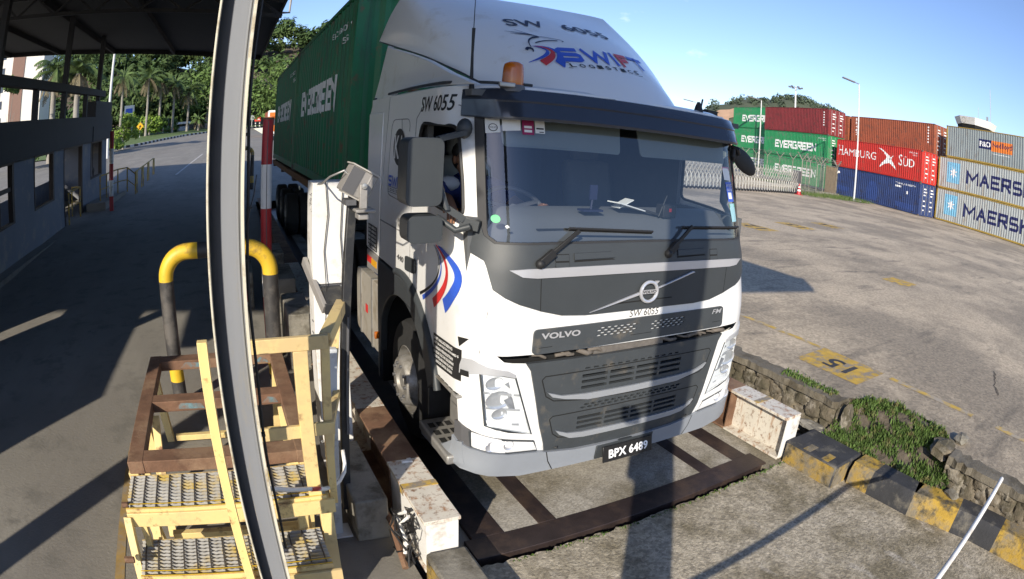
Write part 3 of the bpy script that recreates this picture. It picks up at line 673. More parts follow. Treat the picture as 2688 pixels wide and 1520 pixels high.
# upper grille band with brand letters
UG=roundpoly([(-.84,1.18),(-.835,1.34),(0,1.352),(.835,1.352),(.852,1.19),(0,1.192)],.03)
def hexes(x0,x1,z0,z1,nx,nz):
    return [[(x0+(x1-x0)*i/nx+(.5*(x1-x0)/nx if j%2 else 0)+(x1-x0)/nx*.44*a,z0+(z1-z0)*(j+.5)/nz+(z1-z0)/nz*.36*c) for a,c in ((-1,0),(-.55,1),(.55,1),(1,0),(.55,-1),(-.55,-1))] for i in range(1,nx) for j in range(nz)]
b=MB(); sheet(b,UG,front,step=.09,off=.014,thick=.02,holes=hexes(-.41,-.04,1.25,1.318,7,4)+hexes(.05,.41,1.25,1.318,7,4)); ug=b.build('upper_grille',m_gril,TR,smooth=30)
b=MB(); letter(b,'VOLVO',-.79,-.508,1.278,1.318,front,bold=.035,off=.019); letter(b,'FM',.702,.812,1.303,1.338,front,shear=.2,bold=.01,off=.019); b.build('lettering',m_chrm,ug)
b=MB(); ribbon(b,[(-.8,1.222),(0,1.235),(.82,1.235)],.004,front,.0155); b.build('groove',m_void,ug)
# dark gap with hoses behind the bonnet lip
b=MB(); sheet(b,[(-1.06,1.21),(-.9,1.0),(.9,1.0),(1.06,1.21)],lambda u,v,d:front(u,v,d-.12),step=.1); sheet(b,[(-.86,1.36),(-.7,.42),(.7,.42),(.86,1.36)],lambda u,v,d:front(u,v,d-.06),step=.2); b.each('engine_bay',m_void,TR)
rr=random.Random(8); b=MB()
for k in range(16):
    x=-.8+1.6*k/15+rr.uniform(-.04,.04)
    if -.33<x<.15: continue
    b.tube([front(x,1.145+rr.uniform(-.01,.02),-.03),front(x+rr.uniform(.03,.12),1.15+rr.uniform(-.02,.03),-.015),front(x+rr.uniform(.1,.16),1.13,-.04)],rr.uniform(.008,.018),7)
b.each('hose',M('dusty_hose',(.14,.12,.1),.8,var=.3,scale=9),TR,smooth=60)
b=MB(); b.prism([(-.36,1.115),(.25,1.12),(.25,1.185),(-.36,1.18)],lambda u,v,d:front(u,v,d),-.025,-.04); b.build('radiator_top',M('radiator_grey',(.2,.18,.16),.6,.4,scale=30,var=.2),TR)
# lower grille
GR=[(-.874,1.124),(-.837,1.069),(-.79,.87),(-.745,.66),(-.684,.455),(-.45,.422),(-.268,.41),(0,.408)]
GR=GR+[(-x,z) for x,z in reversed(GR[:-1])]+[(.3,1.12),(-.3,1.12)]
sl=[]
for z,d in ((.975,.022),(.935,.02),(.893,.02)):
    for x0,x1 in ((-.455,-.25),(-.23,-.02),(.0,.2),(.22,.43)): sl.append([(x0,z),(x1,z),(x1,z+d),(x0,z+d)])
for z,d in ((.665,.022),(.63,.02),(.592,.02)):
    for x0,x1 in ((-.46,-.25),(-.23,-.02),(.0,.2),(.22,.44)): sl.append([(x0,z),(x1,z),(x1,z+d),(x0,z+d)])
for k in range(13): sl.append([(-.44+.066*k,1.036),(-.395+.066*k,1.036),(-.4+.066*k,1.046),(-.435+.066*k,1.046)])
sl+=hexes(-.48,.47,.742,.782,17,2)
b=MB(); sheet(b,GR,front,step=.1,off=.013,thick=.03,holes=sl); gr=b.build('lower_grille',m_gril,TR,smooth=30)
b=MB()
for P in ([(-.757,1.0),(-.735,1.022),(0,1.028),(.735,1.022),(.757,1.0),(.72,.88),(.66,.84),(.45,.815),(0,.8),(-.45,.815),(-.66,.84),(-.72,.88),(-.757,1.0)],[(-.678,.705),(-.655,.725),(0,.73),(.655,.725),(.678,.705),(.645,.59),(.6,.555),(.42,.53),(0,.515),(-.42,.53),(-.6,.555),(-.645,.59),(-.678,.705)]): ribbon(b,densify(P,(.06,.06)),.008,front,.0145)
b.build('groove',m_void,gr)
b=MB()
for zc,w_,lo in ((.905,.715,.045),(.612,.632,.042)):
    T=[(-w_,zc+.006),(-w_*.85,zc-.03),(-.42,zc-.043),(0,zc-.046),(.42,zc-.043),(w_*.85,zc-.03),(w_,zc+.006)]
    Bt=[(x*.96,z-lo*(1 if abs(x)<.6 else .6)) for x,z in T[1:-1]]
    sheet(b,T+[(w_*.95,zc-.03)]+list(reversed(Bt))+[(-w_*.95,zc-.03)],front,step=.06,off=.03,thick=.015)
b.build('grille_strip',M('grille_strip_grey',(.36,.38,.41),.4,.3,var=.04,scale=3),gr,smooth=40)
b=MB()
for x in (-.6,.6): b.tube([front(x-.012,.475,.015),front(x,.468,.03),front(x+.012,.475,.015)],.005,6); 
b.each('tow_cover_loop',m_cable,gr)
# headlamps
for s in (-1,1):
    S=lambda pts:[(s*abs(x),z) for x,z in pts] if s>0 else pts
    b=MB(); sheet(b,S(LAMP),lambda u,v,d:front(u,v,d-.03),step=.06); 
    n=len(LAMP); LP=densify(S(LAMP),(.05,.05)); m=len(LP); b.add([front(x,z,.0) for x,z in LP]+[front(x,z,-.03) for x,z in LP],[(i,(i+1)%m,(i+1)%m+m,i+m) for i in range(m)])
    hl=b.build('headlamp',m_refl,TR,smooth=30)
    b=MB()
    for x,z,r in ((-1.07,1.0,.04),(-1.04,.885,.056),(-1.03,.785,.034)):
        p=front(s*abs(x),z,-.022); k0=len(b.v); b.lathe(p,[(r*1.1,-.004),(r,.0),(r*.8,.004),(r*.5,.0065),(0,.007)],20,'y'); b.v[k0:]=[(p.x+(vx-p.x)*1.45,vy,vz) for vx,vy,vz in b.v[k0:]]
    for z in (.945,.84,.735): b.prism([(0,0),(1,0),(1,1),(0,1)],lambda u,v,d,z=z:front(s*(1.135-.245*u),z-.035*u-.014*v,d),-.008,-.028)
    b.build('bulb_housing',M('lamp_chrome',(.62,.63,.66),.22,.5,var=.12,scale=14),hl,smooth=50)
    b=MB()
    for pp in ([(-1.0,.99),(-.955,1.01),(-.93,.93)],[(-1.0,.88),(-.95,.9),(-.9,.79),(-.95,.8)],[(-1.1,.745),(-.93,.735),(-.88,.69),(-1.0,.705)]): sheet(b,S(pp),lambda u,v,d:front(u,v,d-.02),step=.06)
    b.build('dark_facet',M('lamp_grey_facet',(.3,.31,.34),.3,.3,var=.3,scale=20),hl)
    b=MB(); sheet(b,S([(-.93,1.03),(-.985,1.04),(-.9,.74),(-1.115,.745),(-1.1,.70),(-1.04,.69),(-.81,.63)]),lambda u,v,d:front(u,v,d-.015),step=.06); b.build('light_guide',M('light_guide_white',(.78,.79,.8),.25),hl)
    b=MB(); ribbon(b,[q for q in S(LAMP+[LAMP[0]])],.012,front,.003); b.build('lamp_rim',m_blk,hl)
    b=MB(); sheet(b,S(LAMP),front,step=.05,off=.002); b.build('lens',m_lens,hl,smooth=60)
    b=MB(); sheet(b,S([(-1.234,1.1),(-1.227,1.15),(-1.19,1.155),(-1.117,1.118),(-.985,1.085),(-.945,1.06),(-.94,1.036),(-1.02,1.06),(-1.152,1.07),(-1.235,1.045)]),front,step=.05,off=.012,thick=.02); b.build('lamp_brow',M('brow_silver',(.5,.51,.53),.4,.3,var=.03),hl,smooth=40)
    b=MB(); sheet(b,S([(-1.23,1.075),(-1.2,1.075),(-1.2,1.035),(-1.232,1.035)]),front,step=.05,off=.015); b.build('side_marker',m_void,hl)
    FG=S([(-1.19,.655),(-1.184,.545),(-.967,.493),(-.742,.472),(-.78,.556),(-1.0,.602)])
    b=MB(); sheet(b,FG,front,step=.05,off=.005,thick=.02); fg=b.build('fog_lamp',m_refl,TR,smooth=30)
    b=MB()
    for x in (1.08,.96): b.lathe(front(s*x,.557,.007),[(.038,0),(.036,-.002),(.028,.003),(0,.004)],16,'y')
    b.build('bulb_housing',m_chrm,fg,smooth=50)
    b=MB(); ribbon(b,FG+[FG[0]],.012,front,.009); b.build('lamp_rim',m_blk,fg)
    b=MB(); sheet(b,S([(-1.246,.69),(-1.236,.70),(-1.19,.662),(-1.186,.535),(-1.246,.555)]),front,step=.04,off=.006,thick=.02); b.build('corner_cover',m_hdark,TR)
# bumper
BT=[(-1.247,.58),(-1.235,.55),(-1.183,.535),(-.967,.486),(-.736,.462),(-.684,.450),(-.45,.422),(0,.408)]
BB=[(0,.285),(-.6,.286),(-.861,.286),(-1.068,.322),(-1.202,.36),(-1.247,.39)]
top=BT+[(-x,z) for x,z in reversed(BT[:-1])]; bot=[(-x,z) for x,z in reversed(BB)]+BB[1:]
bump=lambda u,v,d:front(u,v,d+.03*sst(.5,.35,v))
b=MB(); sheet(b,top+bot,bump,step=.06,off=.022,thick=.06); bm=b.build('bumper',m_bump,TR,smooth=50)
b=MB(); ribbon(b,[(-.676,.452),(-.655,.37),(-.61,.288)],.007,bump,.024); ribbon(b,[(.676,.452),(.655,.37),(.61,.288)],.007,bump,.024); b.build('seam',m_void,bm)
for s,fn in ((-1,sideL),(1,sideR)):
    b=MB(); sheet(b,[(.12,.40),(.12,.565),(.2,.545),(.34,.44),(.74,.345),(.72,.325),(.4,.35)],lambda u,v,d:fn(u,v,d+.03*sst(.5,.35,v)),step=.06,off=.021,thick=.05); b.build('bumper_end',m_bump,TR,smooth=50)
b=MB(); b.prism([(-.26,.29),(-.265,.41),(.265,.41),(.26,.29)],lambda u,v,d:bump(u,v,d),.03,.0); b.build('plate_holder',m_blk,TR,bevel=.006)
b=MB(); PF=lambda u,v,d:Vector((u,bump(0,.33,.055).y-d-.22*(v-.33)*-1,v)); b.prism([(-.215,.272),(-.215,.392),(.245,.392),(.245,.272)],PF,.0,.012); pl=b.build('number_plate',M('plate_black',(.015,.015,.016),.35),TR,bevel=.003)
b=MB(); letter(b,'BPX 6489',-.165,.2,.296,.366,PF,bold=.03,space=1.05,off=.0135); b.build('lettering',M('plate_white',(.85,.85,.85),.5),pl)
# --- sun visor over the windscreen
b=MB(); prof=[(.0,2.795),(.03,2.79),(.088,2.725),(.092,2.715),(.086,2.705),(.125,2.615),(.122,2.598),(.105,2.596),(.075,2.66),(.01,2.70)]
ts=[-1.64+3.22*i/64 for i in range(65)]; V=[];F=[];m=len(prof)
for t in ts:
    e=abs(t)/1.64; k=1-.8*sst(.62,1,e)
    for d,z in prof: zz=2.7+(z-2.7)*(1-.12*sst(.8,1,e)); V.append(cabP(t,2.62,d*k+.004)+Vector((0,.12*max(0,zz-2.62),zz-2.62)))
for i in range(64):
    for a in range(m): F.append((i*m+a,i*m+(a+1)%m,(i+1)*m+(a+1)%m,(i+1)*m+a))
F+= [tuple(range(m)),tuple(64*m+a for a in range(m))]
b.add(V,F); b.build('sun_visor',M('visor_plastic',(.03,.036,.05),.25,var=.05,scale=3,coat=.3),TR,smooth=30)
# beacon and antennas
bx,by=-.925,.27
b=MB(); b.lathe((bx,by,2.775),[(0,0),(.078,0),(.078,.03),(.07,.045),(0,.045)],20); bc=b.build('beacon',m_hdark,TR,smooth=40)
b=MB(); b.lathe((bx,by,2.82),[(.066,0),(.068,.03),(.064,.11),(.058,.135),(.035,.15),(0,.153)],22); b.build('beacon_dome',m_amber,bc,smooth=60)
b=MB(); b.bar((bx-.12,by-.06,2.815),(bx-.02,by-.07,2.812),.03,.03); b.build('beacon_cable_joint',m_galv,bc,bevel=.006)
b=MB(); b.tube([(-1.14,.4,2.78),(-1.145,.4,2.86),(-1.15,.4,3.02),(-1.152,.4,3.19)],[.02,.012,.009,.012],8); b.tube([(-1.152,.4,3.19),(-1.158,.4,3.6)],.003,5); b.build('antenna',m_cable,TR,smooth=60)
b=MB(); b.lathe((.72,.33,2.8),[(.045,0),(.03,.06),(.012,.1),(0,.1)],12); b.tube([(.9,.5,2.82),(.93,.5,2.95)],.008,6); b.bb(1.0,1.12,.5,.6,2.82,2.87); b.build('roof_fitting',m_cable,TR,smooth=50)
# --- mirrors
for s in (-1,):
    b=MB(); y=.2
    def rb(x0,x1,z0,z1,y0,y1,r): b.prism(roundpoly([(x0,z0),(x1,z0),(x1,z1),(x0,z1)],r),lambda u,v,d:Vector((s*u,d,v)),y0,y1)
    rb(1.385,1.605,2.075,2.47,.16,.34,.05); mi=b.build('mirror',m_blk,TR,bevel=.035,seg=4)
    b=MB(); rb(1.375,1.59,1.862,2.02,.16,.32,.05); b.build('lower_mirror',m_blk,TR,bevel=.03,seg=4)
    b=MB(); b.prism(roundpoly([(1.41,2.1),(1.58,2.1),(1.58,2.44),(1.41,2.44)],.04),lambda u,v,d:Vector((s*u,d,v)),.341,.347); b.build('mirror_glass',M('mirror_silver',(.8,.8,.82),.05,1,var=.0),mi)
    b=MB(); b.bar((s*1.395,.25,2.462),(s*1.215,.28,2.505),.05,.032); b.bar((s*1.395,.25,2.10),(s*1.23,.2,1.99),.045,.04); b.bar((s*1.24,.22,1.975),(s*1.15,.15,1.955),.05,.06); b.tube([(s*1.385,.24,2.1),(s*1.34,.2,2.05),(s*1.395,.24,2.25)],.02,8); b.tube([(s*1.38,.26,2.0),(s*1.29,.17,1.93),(s*1.22,.12,1.96)],.02,8)
    b.sphere((s*1.205,.32,2.53),(.05,.05,.065),10,8)
    b.each('mirror_arm',m_blk,TR,smooth=50)
b=MB(); b.box((1.41,.63,2.27),(.075,.2,.42),Matrix.Rotation(R(-46),3,'Z')); b.build('mirror',m_blk,TR,bevel=.03,seg=4); b=MB(); b.tube([(1.2,.36,2.5),(1.3,.47,2.52),(1.39,.62,2.46)],.025,8); b.tube([(1.2,.36,1.95),(1.3,.45,2.0),(1.39,.62,2.08)],.025,8); b.each('mirror_arm',m_blk,TR,smooth=50)
b=MB(); P=[(1.26+.19*math.cos(R(k*15)),2.67+.15*max(0,math.sin(R(k*15)))**.8) for k in range(13)]; b.prism(P,lambda u,v,d:Vector((u,.56+d+.25*(u-1.26),v)),0,.06)
b.build('kerb_mirror',m_cable,TR,bevel=.01)
b=MB(); b.sphere((0,0,0),(.19,.03,.085),18,10); M3=Matrix.Rotation(R(28),3,'Y'); b.v=[tuple(M3@Vector(p)+Vector((1.31,.33,2.47))) for p in b.v]; b.build('front_mirror',m_cable,TR,smooth=60)
b=MB(); b.tube([(1.16,.38,2.56),(1.12,.3,2.58),(1.14,.26,2.57),(1.2,.3,2.53)],.02,8); b.tube([(1.1,.27,2.56),(1.08,.25,2.5),(1.12,.3,2.45)],.018,8); b.each('front_mirror_arm',m_cable,TR,smooth=60)
# side windows
b=MB(); sheet(b,[(y,z) for y,z in SW],sideR,step=.08,off=-.004); b.build('side_window',m_sgl,TR)
b=MB(); b.tube([sideL(y,z,.002) for y,z in SW+[SW[0]]],.012,6); b.tube([sideR(y,z,.002) for y,z in SW+[SW[0]]],.012,6); b.each('window_seal',m_cable,TR)
# --- interior
b=MB()
n=14; V=[]
for i in range(n+1):
    x=-1.08+2.16*i/n; yf=F_=front(x,1.875,-.03).y
    V+= [(x,yf,1.865),(x,yf+.09,1.895),(x,yf+.2,1.965),(x,.42,2.02),(x,.55,2.02),(x,.62,1.9),(x,.62,1.3)]
b.add(V,[(i*7+a,i*7+a+1,(i+1)*7+a+1,(i+1)*7+a) for i in range(n) for a in range(6)]); b.build('dashboard',m_dash,TR,smooth=30)
b=MB(); b.bb(-.75,-.45,.16,.2,1.915,1.925); b.build('dashboard_vent',m_void,TR)
b=MB(); b.bb(-1.2,-1.14,.2,1.1,1.4,2.0); b.bb(1.14,1.2,.2,1.1,1.4,2.0); b.bb(-1.2,-1.16,1.0,2.45,1.2,2.8); b.bb(1.16,1.2,1.0,2.45,1.2,2.8); b.bb(-1.18,1.18,.3,2.45,2.74,2.78); b.build('inner_trim',m_int,TR)
b=MB(); b.prism(roundpoly([(-1.0,2.43),(-.14,2.42),(-.12,2.66),(-1.02,2.66)],.03),lambda u,v,d:front(u,v,d),-.05,-.06); b.prism(roundpoly([(.04,2.42),(.98,2.43),(1.0,2.66),(.02,2.66)],.03),lambda u,v,d:front(u,v,d),-.05,-.06); b.build('sun_blind',M('blind_grey',(.2,.22,.2),.8,var=.04),TR)
wc=Vector((-.6,.78,1.98)); ax=Vector((0,-.55,.83)).normalized(); ex=Vector((1,0,0)); ey=ax.cross(ex)
b=MB(); b.tube([wc+(ex*math.cos(a)+ey*math.sin(a))*.225 for a in [k*math.pi/16 for k in range(33)]],.017,8,cap=False)
for a in (0.3,2.84,4.71): b.bar(wc,wc+(ex*math.cos(a)+ey*math.sin(a))*.22,.04,.02)
b.tube([wc,wc-ax*.4],.04,8); b.build('steering_wheel',m_hdark,TR,smooth=50)
for sx in (-.62,.62):
    b=MB(); b.box((sx,1.35,1.58),(.52,.5,.16)); b.box((sx,1.66,1.95),(.5,.14,.72),Matrix.Rotation(R(-12),3,'X')); b.box((sx,1.76,2.4),(.3,.1,.2)); st=b.build('seat',m_seat if sx<0 else m_int,TR,bevel=.05,seg=3)
    if sx<0:
        b=MB()
        for k in range(-4,5):
            for d in (-1,1): b.bar((sx+k*.09-.1*d,1.585,1.75),(sx+k*.09+.1*d,1.575,2.1),.006,.004)
        b.build('quilting',m_void,st)
# phone holder, papers and small box on the dashboard
b=MB(); b.tube([(-.27,.3,2.03),(-.26,.3,2.13)],.008,6); b.bb(-.29,-.23,.29,.3,2.1,2.2); b.bb(-.36,-.2,.25,.33,2.022,2.035); tag(b.build('phone_holder',m_dec),'small dark phone holder with blue base on the lorry dashboard','holder')
b=MB(); b.box((.08,.32,2.05),(.36,.12,.008),Matrix.Rotation(R(12),3,'Z')@Matrix.Rotation(R(12),3,'Y')); b.box((.02,.33,2.075),(.14,.1,.006),Matrix.Rotation(R(-25),3,'Y')); tag(b.build('paper_stack',m_wdec),'loose white papers on the lorry dashboard behind the windscreen','papers')
b=MB(); b.bb(.34,.47,.24,.33,1.985,2.08); b.bar((.3,.25,1.99),(.39,.27,2.15),.012); b.bar((.2,.3,2.03),(.33,.27,2.0),.03,.02); tag(b.build('dashboard_camera',m_cable,bevel=.006),'small black box on a stalk on the dashboard with a red mark','dash camera')
o=bpy.context.scene.objects['dashboard_camera']; b=MB(); b.bb(.395,.42,.2385,.2395,2.03,2.055); b.build('red_mark',m_rdec,o)
# --- stickers on the windscreen
def stick(name,pts,mt,child=None,par=TR,off=.001):
    b=MB(); sheet(b,pts,front,step=.05,off=off); return b.build(name,mt,par)
WSo=bpy.data.objects['windscreen']
rect=lambda x0,x1,z0,z1:[(x0,z0),(x1,z0),(x1,z1),(x0,z1)]
a=stick('sticker',[(-1.085,2.507),(-1.008,2.515),(-1.01,2.6),(-1.085,2.6)],m_wdec)
b=MB(); b.tube([front(-1.045+.022*math.cos(k*math.pi/8),2.545+.022*math.sin(k*math.pi/8),.003) for k in range(17)],.0025,4,cap=False); letter(b,'VOLVO',-1.064,-1.027,2.54,2.551,front,off=.003); b.build('print',m_bdec,a)
stick('sticker',[(-.997,2.525),(-.892,2.533),(-.89,2.6),(-.997,2.6)],m_wdec)
a=stick('sticker',rect(-.882,-.805,2.51,2.6),M('sticker_magenta',(.3,.01,.09),.5)); b=MB(); sheet(b,rect(-.87,-.82,2.55,2.565),front,off=.003); sheet(b,rect(-.87,-.82,2.525,2.54),front,off=.003); b.build('print',m_wdec,a)
a=stick('sticker',rect(-.797,-.731,2.522,2.6),m_wdec); b=MB(); sheet(b,rect(-.79,-.74,2.547,2.556),front,off=.003); sheet(b,rect(-.77,-.74,2.528,2.533),front,off=.003); b.build('print',m_bdec,a)
b=MB(); sheet(b,[(-1.055+.024*math.cos(k*.3491),2.0+.024*math.sin(k*.3491)) for k in range(18)],front,off=.001); b.build('sticker',M('sticker_green',(.08,.5,.2),.5),TR)
stick('sticker',[(-1.0,1.947),(-.985,1.955),(-.995,1.968),(-1.01,1.96)],m_wdec)
X0=.86
a=stick('sticker',[(X0,2.31),(X0+.1,2.305),(X0+.085,2.4),(X0-.015,2.4)],m_wdec); b=MB(); sheet(b,[(X0-.02,2.385),(X0+.088,2.385),(X0+.082,2.41),(X0-.015,2.41)],front,off=.002); b.build('print',M('sticker_pink',(.5,.25,.35),.5),a)
a=stick('sticker',[(X0+.035,2.145),(X0+.135,2.142),(X0+.11,2.298),(X0+.01,2.292)],m_blue); b=MB(); sheet(b,[(X0+.045,2.165),(X0+.105,2.165),(X0+.095,2.215),(X0+.038,2.215)],front,off=.002); letter(b,'RM TELCO',X0+.02,X0+.11,2.255,2.28,front,off=.002); letter(b,'10-17 R8',X0+.03,X0+.11,2.225,2.245,front,off=.002); b.build('print',m_wdec,a)
a=stick('sticker',[(X0+.075,1.99),(X0+.17,1.99),(X0+.14,2.13),(X0+.045,2.128)],M('sticker_cyan',(.35,.62,.68),.5)); b=MB(); sheet(b,[(X0+.05,2.1),(X0+.147,2.1),(X0+.14,2.128),(X0+.047,2.126)],front,off=.002); b.build('print',M('sticker_green2',(.1,.4,.2),.5),a)
# --- lettering and decals on the cab
b=MB(); SN=lambda u,v,d:sideL(-u,v,d)
letter(b,'SW 6055',-1.035,-.475,2.645,2.755,SN,shear=.22,bold=.012,off=.003); b.build('fleet_number',m_bdec,TR)
b=MB(); sheet(b,[(1.535+.165*math.cos(k*.2618),2.375+.15*math.sin(k*.2618)) for k in range(24)],sideL,step=.07,off=.004); k_=b.build('round_badge',m_bdec,TR)
b=MB(); letter(b,'KA',-1.66,-1.4,2.28,2.47,SN,bold=.02,off=.0055); b.build('lettering',m_wdec,k_)
b=MB(); strokes(b,'SWI',-1.82,-1.535,2.045,2.135,SN,wt=.2,gap=.2,off=.004,shear=.12); strokes(b,'T',-1.42,-1.3,2.045,2.135,SN,wt=.2,off=.006,shear=.12); lg=b.build('company_name',m_blue,TR)
b=MB(); strokes(b,'F',-1.515,-1.435,2.045,2.135,SN,wt=.2,off=.004,shear=.12); b.build('red_letter',m_rdec,lg)
b=MB(); letter(b,'LOGISTICS',-1.81,-1.32,2.005,2.03,SN,bold=.02,space=1.5,off=.004); ribbon(b,[(-1.82,2.04),(-1.3,2.04)],.004,SN,.004); ribbon(b,[(-1.82,1.995),(-1.3,1.995)],.004,SN,.004); b.build('small_letters',m_bdec,lg)
b=MB(); letter(b,'440',-1.5,-1.32,1.485,1.53,SN,bold=.03,shear=.15,off=.004); b.build('power_badge',M('badge_grey',(.12,.12,.12),.4),TR)
b=MB(); b.prism(roundpoly([(1.0,1.475),(1.235,1.455),(1.235,1.565),(1.0,1.58)],.025),lambda u,v,d:sideL(u,v,d),.006,.02); b.build('door_handle',m_blk,TR,bevel=.005)
# weight table and owner address
b=MB(); sheet(b,[(2.46,1.41),(2.13,1.41),(2.13,1.635),(2.46,1.635)],lambda u,v,d:Vector((-1.256-d,u,v)),off=.006); tb=b.build('weight_table',m_bdec,TR)
b=MB(); SN2=lambda u,v,d:Vector((-1.256-d,-u,v))
for i,(l,r_) in enumerate((('BDM','18000 KG'),('BTM','40000 KG'),('BG','6700 KG'),('BGK','18000 KG'),('BG','7100 KG'),('L','44000 KG'))): letter(b,l,-2.44,-2.36,1.60-.036*i,1.622-.036*i,SN2,bold=.03,off=.0075); letter(b,r_,-2.33,-2.15,1.60-.036*i,1.622-.036*i,SN2,bold=.03,off=.0075)
b.build('lettering',m_wdec,tb)
b=MB(); sheet(b,[(.6,.945),(.15,.985),(.15,1.195),(.6,1.165)],sideL,step=.08,off=.004); ad=b.build('address_plate',m_bdec,TR)
b=MB(); sk=lambda u,v,d:sideL(-u,v+.08*(u+.375),d)
for i,tx in enumerate(('SWIFT HAULAGE BERHAD','LOT 1 JALAN SULTAN MOHAMED 5','KAWASAN PERINDUSTRIAN','BANDAR SULTAN SULEIMAN','42000 PELABUHAN KLANG','SELANGOR DARUL EHSAN')): letter(b,tx,-.585,-.585+.42*(len(tx)/29)**.6,1.145-.032*i,1.166-.032*i,sk,bold=.03,off=.0055)
b.build('lettering',m_wdec,ad)
b=MB(); sheet(b,[(1.5,1.82),(1.2,1.82),(1.2,1.74),(1.5,1.74)],sideL,off=.004); np_=b.build('name_panel',M('panel_grey',(.45,.44,.42),.5),TR); b=MB(); letter(b,'DRIVE SAFE',-1.48,-1.23,1.79,1.81,SN,off=.0055); letter(b,'03-3176 7171',-1.48,-1.23,1.752,1.772,SN,off=.0055); b.build('lettering',m_bdec,np_)
# reflectors
b=MB(); b.prism([(2.47,1.33),(2.3,1.33),(2.3,1.27),(2.47,1.27)],lambda u,v,d:sideL(u,v,d),.012,.018); rf=b.build('reflector',m_rdec,TR); b=MB(); b.prism([(2.3,1.325),(2.12,1.325),(2.12,1.265),(2.3,1.265)],lambda u,v,d:sideL(u,v,d),.012,.018); b.build('amber_half',M('amber_reflector',(.7,.35,.02),.4),rf)
# door swoosh
b=MB(); P=bez((.7,1.765),(-.1,1.72),(.47,1.36),18); ribbon(b,[(-y,z) for y,z in [(.70-.0*i,0) for i in ()] or []] or [(-a,c) for a,c in bez((.55,1.765),(.02,1.68),(.42,1.40),18)],[.01+.085*(i/18)**.7 for i in range(19)],SN,.004); sw=b.build('door_swoosh',m_blue,TR)
b=MB(); ribbon(b,[(-a,c) for a,c in bez((.6,1.765),(.16,1.66),(.62,1.365),18)],[.006+.06*(i/18)**.8 for i in range(19)],SN,.004); b.build('red_band',m_rdec,sw)
b=MB(); ribbon(b,[(-a,c) for a,c in bez((.62,1.76),(.27,1.62),(.84,1.345),18)],[.004+.03*(i/18) for i in range(19)],SN,.0045); b.build('blue_band',m_blue,sw)
b=MB(); ribbon(b,[(-a,c) for a,c in bez((.63,1.757),(.32,1.6),(.9,1.36),18)],[.004+.018*(i/18) for i in range(19)],SN,.005); b.build('dark_band',m_bdec,sw)
b=MB(); poly2(b,[(-1.242,1.275),(-1.205,1.282),(-1.238,1.215)],front,off=.008); b.build('side_marker',m_void,TR)
# --- logo on the roof deflector
DF=lambda u,v,d:deflX(u,v,d)
b=MB(); dl=lambda u,v,d:deflX(u+.18*(v-.55),v+.03*u,d); letter(b,'SW',-.53,-.19,.505,.59,dl,bold=.015,off=.006); letter(b,'6055',-.02,.5,.505,.59,dl,bold=.015,off=.006); b.build('fleet_number',m_dec,TR)
b=MB(); sw3b=lambda u,v,d:deflX(u+.3*(v-.25),v+.045*u,d)
strokes(b,'SWI',-.37,.15,.21,.315,sw3b,wt=.27,gap=.5,off=.006); strokes(b,'T',.33,.56,.21,.315,sw3b,wt=.27,off=.009); lo=b.build('company_logo',m_blue,TR)
b=MB(); strokes(b,'F',.185,.315,.21,.315,sw3b,wt=.27,off=.007); b.build('red_letter',m_rdec,lo)
b=MB(); sw3=lambda u,v,d:deflX(u,v+.03*u,d)
for i,ch in enumerate('LOGISTICS'): letter(b,ch,-.345+.073*i,-.30+.073*i,.172,.194,sw3,bold=.02,off=.006)
ribbon(b,[(-.37,.2),(.31,.2)],.003,sw3,.006); ribbon(b,[(-.37,.165),(.31,.165)],.003,sw3,.006); b.build('small_letters',m_bdec,lo)
b=MB()
ribbon(b,bez((-.215,.368),(-.3,.385),(-.385,.388),10),[.004]*11,DF,.006); ribbon(b,bez((-.385,.385),(-.51,.37),(-.515,.29),12),[.012,.014,.014,.012,.01,.01,.009,.009,.008,.008,.007,.007,.006],DF,.006)
ribbon(b,bez((-.26,.36),(-.38,.36),(-.46,.325),10),.007,DF,.006); ribbon(b,bez((-.215,.366),(-.2,.36),(-.23,.355),6),.005,DF,.006)
for e in ((-.6,.43),(-.56,.425),(-.52,.452),(-.575,.408),(-.55,.4)): ribbon(b,bez((-.385,.388),(-.46,.41),e,8),[.008,.007,.006,.006,.005,.004,.003,.003,.002],DF,.006)
ribbon(b,bez((-.56,.265),(-.54,.295),(-.515,.275),8),.016,DF,.006); ribbon(b,bez((-.515,.28),(-.52,.26),(-.53,.25),6),[.012,.011,.01,.008,.006,.004,.002],DF,.006); b.build('bird_outline',m_dec,lo)
b=MB(); ribbon(b,bez((-.5,.298),(-.31,.27),(-.6,.178),16),[.003+.016*math.sin(i/16*3.14) for i in range(17)],DF,.006); ribbon(b,bez((-.48,.3),(-.27,.29),(-.415,.17),16),[.003+.05*(i/16) for i in range(17)],DF,.0065); b.build('blue_stripe',m_blue,lo)
b=MB(); ribbon(b,bez((-.49,.299),(-.28,.28),(-.52,.174),16),[.002+.034*(i/16)**.7 for i in range(17)],DF,.007); b.build('red_stripe',m_rdec,lo)
